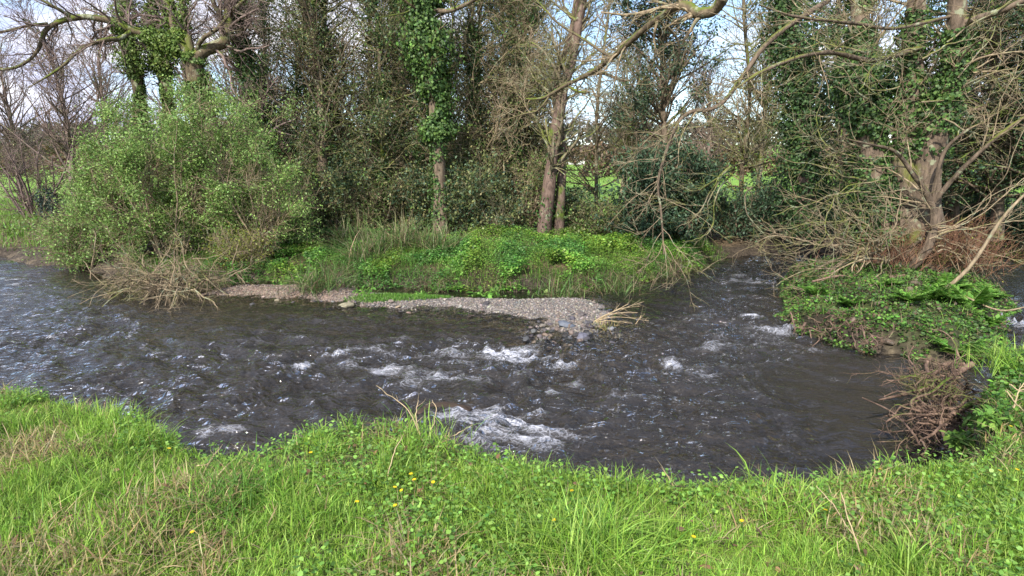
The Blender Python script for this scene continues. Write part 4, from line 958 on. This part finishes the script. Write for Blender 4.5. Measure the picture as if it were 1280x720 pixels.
tree('twin_trunk_tree', 'leaning red brown twin stemmed tree beside the gap to the green field', [
    ([(678, 300, 15.6), (684, 255, 15.6), (690, 200, 15.6), (703, 120, 15.6), (718, 60, 15.6), (738, -60, 15.6)], [.19, .18, .165, .145, .12, .09]),
    ([(698, 300, 15.8), (700, 262, 15.8), (702, 200, 15.9), (697, 130, 15.9), (693, 100, 15.9), (715, 40, 15.9), (728, -60, 15.9)], [.15, .13, .12, .11, .09, .07])], 324, M_RED, trunks=2,
     lv1=dict(n=60, t0=.3, L=(.9, 2.4), wig=.16, rf=.4, trop=.02), lv2=dict(n=620, L=(.4, 1.1), wig=.15), lv3=dict(n=1400, L=(.2, .5), pts=5), ivy=[dict(n=900, thick=.12, thr=.45, t0=.0, t1=.7)], twmat=M_PALE, flare=.15)
# overhanging mossy limb of an off-frame tree at the top right
tree('overhanging_tree', 'tree whose long mossy limb hangs down from the top right over the river', [
    ([(1020, 230, 10.0), (990, 120, 10.5), (960, -60, 11), (940, -170, 11.2)], [.01, .012, .014, .014]) if False else
    ([(905, -6, 9.2), (893, 12, 9.4), (872, 16, 9.5), (853, 6, 9.7), (825, 22, 10.0), (795, 45, 10.4), (765, 72, 10.8), (735, 93, 11.2), (705, 108, 11.6), (680, 122, 12.0), (655, 124, 12.3)], [.085, .085, .09, .075, .06, .055, .05, .045, .035, .03, .018]),
    ([(735, 93, 11.2), (755, 92, 11.0), (775, 100, 10.9), (788, 100, 10.8)], [.035, .03, .025, .012]),
    ([(853, 6, 9.7), (850, -10, 9.7), (840, -40, 9.8)], [.05, .045, .04]),
    ([(710, 108, 11.6), (725, 116, 11.4), (738, 116, 11.3)], [.028, .025, .01]),
    ([(690, 116, 11.9), (672, 138, 12.0), (655, 142, 12.2), (630, 150, 12.4)], [.022, .022, .018, .008]),
    ([(765, 72, 10.8), (745, 60, 10.9), (700, 30, 11.2), (670, 0, 11.4)], [.03, .025, .02, .015])], 325, M_MOSSY,
     lv1=dict(n=46, t0=.15, L=(.5, 1.6), wig=.2, rf=.45, trop=-.02, rmin=.006), lv2=dict(n=360, L=(.3, .8), wig=.2, trop=-.02), lv3=dict(n=700, L=(.15, .4), pts=5, wig=.2), twmat=M_TWIG, trunks=0)

# saplings and secondary trunks of the middle thicket
sap = [(345, 330, 18.5, .06), (372, 380, 17.5, .05), (428, 405, 18, .08), (452, 462, 18.5, .09), (478, 470, 17.2, .06), (502, 490, 19, .10), (522, 500, 17.5, .05), (578, 600, 18, .08),
       (606, 590, 17.3, .07), (632, 655, 18.6, .11), (655, 640, 19.2, .09), (745, 760, 19.5, .06), (640, 668, 17.6, .05), (925, 930, 20, .08)]
slab = ['thin pale stem right behind the smaller leafy bush', 'fine leaning sapling left of the wispy ivy trunk', 'upright sapling just right of the wispy ivy trunk', 'grey trunk above the sedge with yellow olive twigs',
        'fine brown sapling above the dry topped sedge', 'stout grey trunk left of the thick ivy column', 'reddish thin pole in front of the ivy column', 'leaning sapling right of the thick ivy column', 'mossy sapling in the centre thicket',
        'stout olive trunk left of the twin stemmed tree', 'grey trunk behind the twin stemmed tree', 'fine bare sapling in the field gap', 'thin twisted stem close to the twin stemmed tree', 'bare thin tree between the holly and the dark ivy tower']
for i, (xb, xt, Y, rad) in enumerate(sap):
    rr = np.random.default_rng(400 + i); xm = (xb + xt) / 2 + rr.normal(0, 8)
    tree('thicket_tree', slab[i], [([(xb, 285, Y), (xb * .7 + xm * .3, 200, Y), (xm, 120, Y), (xt, 20, Y), (xt + (xt - xm) * .4, -80, Y)], [rad, rad * .9, rad * .8, rad * .65, rad * .4])], 400 + i, [M_BARK, M_MOSSY, M_PALE][i % 3],
         lv1=dict(n=85, t0=.10, L=(1.0, 3.4), wig=.18, rf=.5, trop=.0, rmin=.006, ang=1.05), lv2=dict(n=1200, L=(.4, 1.3), wig=.2, trop=.0, t0=.1), ivy=[dict(n=2600 if i % 2 else 4200, thick=.35, thr=.42, cols=IVY_DARK + IVY)] if i not in (11, 13) else None,
         leaf=dict(n=(7000, 10000, 6000)[i % 3] if i not in (11, 13) else 150, cols=(OLIVE + IVY + [(.2, .22, .08)], HOLLY + IVY + OLIVE, OLIVE + [(.24, .24, .10)])[i % 3], L=.075, thr=.45, cs=.9, spread=.15), twmat=[M_TWIG, M_PALE, M_TWIG][(i * 7) % 3], sides=8, cat='tree')

# undershrubs of the thicket
und = [(365, 300, 16.2, 2.0, 2.0, 0), (420, 300, 16.8, 2.4, 2.2, 1), (470, 298, 17, 1.6, 2.2, 0), (515, 300, 17.2, 1.9, 1.9, 1), (585, 296, 16.2, 2.1, 2.2, 1), (625, 296, 16.0, 1.7, 2.0, 1),
       (655, 296, 16.6, 2.4, 1.8, 0), (600, 290, 17.6, 3.2, 2.4, 0), (560, 290, 18.0, 3.0, 2.4, 1), (440, 290, 18.4, 3.2, 2.4, 1), (380, 290, 18.4, 3.4, 2.4, 0), (500, 290, 18.8, 2.8, 2.6, 0), (700, 298, 16.8, 1.0, 1.8, 1), (745, 300, 16.2, 0.9, 1.6, 0), (320, 300, 18, 3.0, 2.4, 0)]
ulab = ['olive twiggy shrub behind the smaller leafy bush', 'dark leaved shrub at the foot of the wispy ivy trunk', 'sparse twiggy shrub behind the large sedge', 'low dark shrub behind the tallest sedge clump', 'dark holly shrub right of the ivy column foot',
        'dense dark shrub behind the bright herbs at centre', 'twiggy olive shrub against the twin stemmed tree', 'tall olive shrub deep in the centre thicket', 'tall dark shrub behind the ivy column', 'tall dark shrub behind the upright sapling',
        'tall twiggy shrub between the leafy bush and the wispy ivy trunk', 'grey twiggy shrub behind the stout grey trunk', 'low holly at the foot of the twin stemmed tree', 'low twiggy shrub below the field gap', 'tall twiggy shrub behind the slender leaning ivy tree']
for i, (px, py, Y, H, W, k) in enumerate(und):
    shrub('thicket_shrub', ulab[i], 'shrub', px, py, Y, H, W, 430 + i, stems=14, mat=[M_TWIG, M_PALE][k], leafn=(4500, 9000)[k], leafL=.085, cols=(OLIVE + FRESH[:1], HOLLY + OLIVE)[k], lmat=M_IVY if k else M_LEAF, n1=120, n2=900, L1=(.5, 1.4), L2=(.25, .7), r0=.028, clump=(1.1, .40), t0=.03, wig=.2)

# dark holly right of the gap
for i, (px, py, Y, H, W, n_, lb) in enumerate([(800, 298, 15.3, 2.6, 2.2, 15000, 'dense blue green holly right of the field gap'), (850, 298, 15.8, 2.6, 2.2, 13000, 'second dense holly merging with the branches over the channel'),
                                             (925, 296, 17.0, 1.9, 2.6, 9000, 'low dark holly behind the fan of bare low branches'),
    (1000, 298, 17.8, 1.7, 2.6, 9000, 'low dark holly at the foot of the dark ivy tower'), (1110, 298, 18.0, 1.6, 2.8, 9000, 'low dark holly directly behind the big multi stemmed tree'), (1195, 298, 17.6, 1.5, 2.6, 9000, 'low dark holly across the shaded channel right of the big tree'), (1285, 298, 17.4, 1.3, 2.8, 10000, 'low dark holly across the shaded channel at the right edge')]):
    shrub('holly_bush', lb, 'bush', px, py, Y, H, W, 460 + i, stems=12, leafn=n_, leafL=.095, cols=HOLLY, lmat=M_IVY, n1=140, n2=900, L1=(.5, 1.2), L2=(.2, .6), r0=.035, clump=(1.3, .33), t0=.0)
tree('holly_tree', 'sparse topped dark evergreen tree right of the overhanging limb', [([(835, 295, 16.2), (832, 200, 16.2), (828, 120, 16.2), (826, 50, 16.2), (822, 20, 16.2)], [.10, .09, .07, .04, .02])], 470, M_BARK,
     lv1=dict(n=110, t0=.3, L=(1.0, 3.0), wig=.12, rf=.5, trop=.05, ang=.9), lv2=dict(n=1100, L=(.3, .8), wig=.13, trop=.02), leaf=dict(n=19000, cols=HOLLY + [(.10, .10, .06)], L=.085, thr=.43, cs=1.5, spread=.10, mat=M_IVY))
tree('ivy_tower_tree', 'dark ivy tower of a tree left of the big multi stemmed tree', [([(1010, 300, 14.8), (1006, 200, 14.8), (1000, 110, 14.8), (990, 30, 14.8), (982, -80, 14.8)], [.22, .2, .19, .18, .15])], 471, M_RED,
     lv1=dict(n=50, t0=.25, L=(.7, 1.9), wig=.15, rf=.3, trop=.02), lv2=dict(n=500, L=(.3, .9)), ivy=[dict(n=13000, thick=.75, thr=.36, cols=IVY_DARK + IVY[:2], L=.09, cs=1.7)], leaf=dict(n=3500, cols=IVY_DARK, L=.08, thr=.45, mat=M_IVY), twmat=M_PALE)

# big multi-stemmed tree on the island
tree('multi_stem_tree', 'big multi stemmed tree with ivy and pale bark growing from the island at the right', [
    ([(1112, 336, 11.6), (1108, 290, 11.6), (1092, 220, 11.7), (1080, 120, 11.8), (1075, 40, 11.9), (1070, -90, 12)], [.55, .44, .27, .21, .16, .13]),
    ([(1138, 338, 11.4), (1138, 270, 11.4), (1135, 180, 11.5), (1138, 90, 11.6), (1146, 0, 11.7), (1150, -90, 11.8)], [.55, .44, .28, .21, .16, .13]),
    ([(1150, 338, 11.3), (1150, 270, 11.2), (1160, 200, 11.1), (1180, 135, 11.0), (1192, 80, 11.0), (1196, 20, 11.0), (1200, -90, 11)], [.42, .34, .24, .20, .18, .15, .12]),
    ([(1118, 350, 10.9), (1138, 335, 10.75), (1160, 308, 10.6), (1168, 270, 10.6), (1158, 240, 10.6), (1135, 210, 10.5), (1110, 185, 10.4), (1060, 175, 10.2)], [.09, .085, .08, .06, .055, .045, .03, .015]),
    ([(1168, 252, 10.6), (1190, 225, 10.4), (1225, 190, 10.1), (1260, 160, 9.9), (1310, 130, 9.7)], [.045, .04, .035, .03, .02]),
    ([(1166, 250, 10.6), (1178, 195, 10.5), (1205, 165, 10.3), (1235, 150, 10.2)], [.035, .03, .025, .015]),
    ([(1196, 30, 11.0), (1230, 20, 10.7), (1270, 5, 10.4), (1310, -20, 10.2)], [.08, .07, .06, .05]),
    ([(1190, 20, 11.0), (1120, 35, 10.3), (1060, 28, 9.8), (1000, 20, 9.3), (950, 5, 9.0)], [.032, .03, .028, .02, .012]),
    ([(1150, 60, 11.4), (1090, 75, 10.6), (1030, 65, 10.0), (960, 85, 9.6), (920, 110, 9.5)], [.05, .045, .04, .03, .012]),
    ([(1074, -60, 11.8), (1040, -5, 11.0), (1000, 22, 10.4), (957, 56, 10.2), (925, 100, 10.1), (897, 133, 10.0), (857, 143, 10.0), (838, 175, 10.0), (824, 225, 10.0), (826, 262, 10.0), (830, 318, 10.0)], [.05, .05, .045, .04, .04, .035, .03, .025, .022, .02, .014])],
    480, M_STEM, trunks=3, sides=16, lump=.26, flare=.25,
    lv1=dict(n=120, t0=.3, L=(.7, 2.4), wig=.15, rf=.32, trop=-.012, rmin=.007, rmax=.03, bias=(-.3, -.5, 0)), lv2=dict(n=800, L=(.3, 1.0), wig=.16, trop=-.01), lv3=dict(n=1000, L=(.15, .45), pts=5, wig=.16),
    ivy=[dict(n=15000, thick=.45, sel=slice(0, 1), t0=.16, t1=1, thr=.32, L=.085, cols=IVY + IVY_DARK), dict(n=3800, thick=.20, sel=slice(1, 2), t0=.36, t1=1, thr=.44), dict(n=2600, thick=.16, sel=slice(2, 3), t0=.36, t1=.8, thr=.46)], twmat=M_TWIG)
# reddish shoots around the base, one thing
b = basez(at_y(1140, 335, 11.2)); rr = np.random.default_rng(490)
t = thing('basal_shoots', 'dense reddish brown fine shoots round the foot of the big multi stemmed tree', 'shoots', b)
n = 520; S = b + np.column_stack([rr.normal(.25, .62, n), rr.normal(-.1, .35, n), rr.uniform(-.05, .25, n)])
P, R = walk(S, rr.normal(size=(n, 3)) * .45 + [0, -.15, 1], rr.uniform(.35, 1.0, n), .007, 8, .12, 0, .4, rr)
V, F, _ = tubes(P, R, 4); P2, R2 = spawn(P, R, 2600, .1, 1, (.12, .4), .7, 5, .15, 0, .4, .6, rr, .003); V2, F2, _ = tubes(P2, R2, 3)
part('shoots', merge((V, F, None), (V2, F2, None)), M_SHOOT, t)
part('buds', leaf_on(P2, 900, .03, rr, [(.25, .25, .05)], .01), M_LEAF, t)

# fan of bare low branches reaching left over the water
def fan(name, label, base, n1, n2, n3, mat, seed, dirn, L1, L2, L3, r1, span, wig=.19, cat='branches', trop=0.0, spr=.35):
    r = np.random.default_rng(seed); t = thing(name, label, cat, base)
    S = np.array(base) + r.uniform(-1, 1, (n1, 3)) * span
    P, R = walk(S, norm(r.normal(size=(n1, 3)) * spr + np.array(dirn)), r.uniform(*L1, n1), r1 * r.uniform(.5, 1.15, n1), 18, wig, trop, .3, r)
    V, F, _ = tubes(P, R, 6); part('boughs', (V, F, None), mat, t)
    P2, R2 = spawn(P, R, n2, .15, 1, L2, .6, 9, wig, trop, .35, .5, r, .006); V, F, _ = tubes(P2, R2, 4)
    P3, R3 = spawn(P2, R2, n3, .1, 1, L3, .7, 6, wig, trop, .4, .6, r, .0045); V3, F3, _ = tubes(P3, R3, 3)
    part('twigs', merge((V, F, None), (V3, F3, None)), mat, t); return t, P3
fan('bare_low_branches', 'fan of bare tan branches sweeping left over the water from the big tree foot', at_y(1090, 315, 10.8), 26, 150, 480, M_TWIG, 501, (-1.0, -.2, .12), (1.2, 2.9), (.5, 1.4), (.2, .6), .020, (.25, .3, .18))
fan('bare_low_branches', 'upper bare grey branches reaching left in front of the dark ivy tower', at_y(1085, 235, 10.8), 9, 60, 220, M_PALE, 502, (-1.0, -.3, .02), (1.0, 2.6), (.5, 1.3), (.2, .6), .019, (.25, .3, .65))
fan('bare_low_branches', 'bare drooping branches over the channel below the second holly', at_y(905, 225, 11.6), 6, 44, 180, M_PALE, 503, (-.8, -.1, -.30), (1.2, 2.4), (.4, 1.0), (.2, .5), .018, (.5, .3, .35))
fan('bare_low_branches', 'thin bare branches reaching right from the big tree foot', at_y(1160, 300, 10.5), 12, 60, 170, M_TWIG, 504, (1.0, -.2, .14), (1.2, 2.8), (.4, 1.2), (.2, .5), .017, (.2, .3, .3))
fan('bare_low_branches', 'bare branches criss crossing the upper right in front of the evergreens', at_y(1170, 120, 10.6), 7, 40, 140, M_PALE, 505, (.9, -.3, .12), (1.2, 2.8), (.5, 1.3), (.2, .6), .017, (.5, .3, 1.0))
fan('bare_low_branches', 'tangled pale twigs across the top right in front of the ivy stems', at_y(1100, 70, 10.4), 10, 70, 240, M_PALE, 506, (-1.0, -.3, .05), (1.2, 2.8), (.5, 1.3), (.2, .6), .018, (.5, .3, .8), wig=.18)
# leaning pole from the bottom right to the tree
t = thing('leaning_branch', 'long thin pale branch leaning up to the right across the island', 'branch', at_y(1140, 388, 9.0))
for pts, rad in [([(1135, 390, 9.0), (1180, 362, 8.9), (1215, 330, 8.8), (1255, 270, 8.7), (1300, 225, 8.6)], [.035, .032, .028, .022, .015]),
                 ([(1185, 358, 9.0), (1210, 372, 8.6), (1250, 388, 8.2), (1290, 382, 8.0)], [.018, .016, .014, .01]),
                 ([(1150, 395, 8.8), (1170, 388, 8.6), (1200, 392, 8.4), (1225, 400, 8.3)], [.012, .012, .01, .008])]:
    P, R = pxpath(pts, rad, 16); V, F, _ = tubes(P, R, 8); part('stem', (V, F, None), M_TWIG, t)
t = thing('fallen_branch', 'driftwood log pieces lying at the foot of the big tree on the island', 'driftwood', at_y(1080, 365, 9.6))
for pts, rad in [([(1040, 372, 9.6), (1070, 362, 9.8), (1095, 350, 10.0), (1130, 345, 10.2)], [.03, .05, .05, .04]), ([(1015, 352, 10.2), (1050, 345, 10.2), (1085, 350, 10.1)], [.02, .025, .02]), ([(1055, 378, 9.2), (1075, 385, 9.0), (1085, 378, 8.9)], [.02, .025, .02])]:
    P, R = pxpath(pts, rad, 14); g = stem_geo(P, R, 8); part('log', g, M_ROOT, t)
rr = np.random.default_rng(77)
for i in range(12):
    px = rr.uniform(1000, 1150); py = rr.uniform(370, 425); 
    c_ = ground_pt(px, py, .35); sz = rr.uniform(.05, .12)
    V, F, C = pebbles(np.zeros((1, 3)), np.array([sz]), rr, [(.10, .075, .05), (.14, .11, .08)], .7)
    o = link_ob('stone', mk_mesh('stone', V, F, C, (M_STONE,), False), None, tuple(c_)); bv = o.modifiers.new('soft', 'BEVEL'); bv.width = sz * .12; bv.segments = 2
    tag(o, 'earthy brown stone half buried in the front of the tree island', 'stone', 'earthy stones in the front of the tree island')

# evergreens at the right edge
for i, (px, Y, H, W, n_, lb) in enumerate([(1245, 14.5, 6.2, 3.6, 26000, 'tall dark evergreen filling the upper right corner'), (1330, 13.5, 6.5, 3.6, 18000, 'dark evergreen cut by the right edge'),
                                         (1190, 16.5, 5.6, 3.0, 16000, 'dark evergreen seen behind the pale curved stem'), (1050, 17.5, 4.8, 2.6, 12000, 'dark evergreen between the ivy tower and the big tree')]):
    tree('evergreen_tree', lb, [([(px, 300, Y), (px + 4, 200, Y), (px - 4, 90, Y), (px, -40, Y)], [.13, .11, .09, .06])], 520 + i, M_BARK,
         lv1=dict(n=130, t0=.12, L=(.9, W * .75), wig=.1, rf=.5, trop=-.02, ang=1.2), lv2=dict(n=1300, L=(.3, 1.0), wig=.12, trop=-.03), leaf=dict(n=n_, cols=IVY_DARK + HOLLY[:2], L=.085, thr=.42, cs=.8, spread=.12, mat=M_IVY, asp=.5))
shrub('sallow_bush', 'yellow green young bush behind the white water at the right edge', 'bush', 1265, 300, 15.5, .9, 2.6, 531, stems=14, mat=M_TWIG, leafn=3500, leafL=.06, cols=[(.16, .2, .03), (.2, .26, .05)], n1=80, n2=500, L1=(.3, .8), L2=(.2, .4), r0=.014)

# bare trees further back
def bare(name, label, px, Y, H, seed, rad=.14, n1=70, n2=700, n3=2400, mat=None, group=None, leafn=0, cols=None):
    hor = HORIZON; topz = H
    b = basez(at_y(px, 250, Y)); r = np.random.default_rng(seed); t = thing(name, label, 'tree', b, group)
    P0, R0 = walk(b[None] - [0, 0, .2], np.array([[r.normal(0, .06), 0, 1.0]]), np.array([H]), rad, 16, .05, .05, .25, r)
    g = stem_geo(P0, R0, 8, seed=seed); part('trunk', g, mat or M_PURP, t)
    P1, R1 = spawn(P0, R0, n1, .18, 1, (H * .25, H * .55), .7, 10, .10, .05, .3, .5, r, .014)
    P2, R2 = spawn(P1, R1, n2, .15, 1, (H * .1, H * .22), .7, 7, .12, .03, .4, .5, r, .011)
    P3, R3 = spawn(P2, R2, n3, .1, 1, (H * .04, H * .11), .7, 5, .14, .02, .4, .6, r, .009)
    part('crown', merge(*[(*tubes(a, b_, s_)[:2], None) for a, b_, s_ in ((P1, R1, 5), (P2, R2, 3), (P3, R3, 3))]), mat or M_PURP, t)
    if leafn: part('ivy', leaf_on(P2, leafn, .12, r, cols or OLIVE, .2, clump=(.7, .5, seed)), M_LEAF, t)
    return t
bt = [(-35, 27, 7.5, 0), (28, 30, 7.0, 0), (95, 26, 7.5, 400), (150, 30, 9.5, 500), (350, 26, 9.5, 600), (420, 29, 10.5, 1500), (490, 25, 9.5, 1800), (565, 28, 10.5, 1500), (620, 25, 9.5, 2200), (668, 29, 10, 600), (775, 30, 7.6, 200), (800, 27, 7, 300),
      (880, 32, 6.5, 200), (945, 26, 7.5, 500), (1075, 26, 9, 1200), (1165, 25, 9, 1400), (1235, 28, 9, 1200), (1330, 26, 9, 800), (250, 27, 9, 800), (312, 30, 10, 500)]
blab = ['bare purple twigged tree cut by the left edge', 'bare purple tree against the cloud at the far left', 'bare tree with a few leaves above the brown twiggy shrub', 'tall bare tree behind the left ivy trunk', 'bare tree behind the slender leaning ivy tree',
        'bare tree behind the wispy ivy trunk', 'hazy twigged tree behind the stout grey trunk', 'bare tree behind the thick ivy column', 'olive flushed tree behind the centre thicket', 'bare tree behind the twin stemmed tree', 'distant bare tree above the holly',
        'small bare tree behind the holly tree', 'distant low bare tree in the sky gap right of the holly tree', 'bare tree left of the dark ivy tower', 'bare tree behind the big multi stemmed tree', 'bare tree behind the pale curved stem', 'bare tree behind the upper right evergreen',
        'bare tree beyond the right edge evergreen', 'bare tree behind the forked oak', 'tall bare tree between the forked oak and the slender ivy tree']
for i, (px, Y, H, lf) in enumerate(bt):
    if i > 3: lf = int(lf * 2.5)
    bare('bare_tree', blab[i], px, Y, H, 600 + i, n2=450 if i < 4 or i > 17 else 700, n3=1300 if i < 4 or i > 17 else 2400, leafn=lf, mat=[M_PURP, M_BARK, M_PALE][(i * 5) % 3] if i > 4 else M_PURP)

# ------------------------------------------------------------------ distant hedge, woods and a pale farmhouse
rd = np.random.default_rng(700)
def mass(name, label, cat, x0, x1, Yf, hf, n, L, cols, seed, depth=5, tw=0):
    r = np.random.default_rng(seed); x = r.uniform(x0, x1, n); Y = Yf(x) + r.uniform(-.5, .5, n) * depth
    z0 = terrain(np.stack([x, Y], 1)); hh = hf(x) ; u = r.uniform(0, 1, n) ** .7
    C = np.stack([x, Y, z0 + hh * u], 1); k = fbm(C * (.5, .5, .7) / (L * 1.6) * .5, 2, seed) > .38; C = C[k]; m_ = len(C); l = L * r.uniform(.5, 1.3, m_)
    g = leaves(C, r.normal(size=(m_, 3)), r.normal(size=(m_, 3)) + [0, -.6, .5], l, l * .6, pal(cols, m_, r, .2))
    return solo(name, g, M_LEAF, label, cat, kind='stuff')
mass('field_hedge', 'brown bare hedge running along the far side of the green field', 'hedge', -110, 110, lambda x: 62 + 3 * np.sin(x * .07), lambda x: 2.6 + 1.2 * fbm(x[:, None] * .3 * np.ones((1, 2)), 2, 5), 60000, .5, [(.16, .10, .06), (.2, .13, .08), (.11, .10, .04), (.14, .09, .06)], 701)
mass('distant_wood', 'hazy brown wood on the rise beyond the field hedge', 'wood', -330, 330, lambda x: 190 + 12 * np.sin(x * .02), lambda x: 8 + 7 * fbm(x[:, None] * .05 * np.ones((1, 2)), 3, 6), 60000, 1.6, [(.13, .12, .09), (.16, .13, .10), (.10, .12, .08)], 702, depth=20)
fb = basez(at_y(716, 190, 178)); fb[2] += 0
t = thing('farmhouse', 'tiny pale farmhouse seen through the gap beside the twin stemmed tree', 'house', fb)
def box(c, s):
    V = np.array([[x, y, z] for z in (0, 1) for y in (-.5, .5) for x in (-.5, .5)]) * s + c
    return V, [np.array([[0, 1, 3, 2], [4, 6, 7, 5], [0, 4, 5, 1], [1, 5, 7, 3], [3, 7, 6, 2], [2, 6, 4, 0]])], np.full((8, 3), (.5, .48, .46))
part('walls', box(fb, (7, 5, 3.4)), M_DRY, t, False)
V = np.array([[-3.7, -2.9, 3.3], [3.7, -2.9, 3.3], [3.7, 2.9, 3.3], [-3.7, 2.9, 3.3], [-3.7, 0, 5.2], [3.7, 0, 5.2]]) + fb
part('roof', (V, [np.array([[0, 1, 5, 4], [2, 3, 4, 5]]), np.array([[0, 4, 3], [1, 2, 5]])], np.full((6, 3), (.2, .2, .23))), M_DRY, t, False)
for dx in (-2.5, 2.5):
    for dz in (1.2,):
        g = box(fb + [dx, -2.53, dz], (1, .1, 1.2)); part('window', (g[0], g[1], np.full((8, 3), (.05, .06, .08))), M_DRY, t, False)
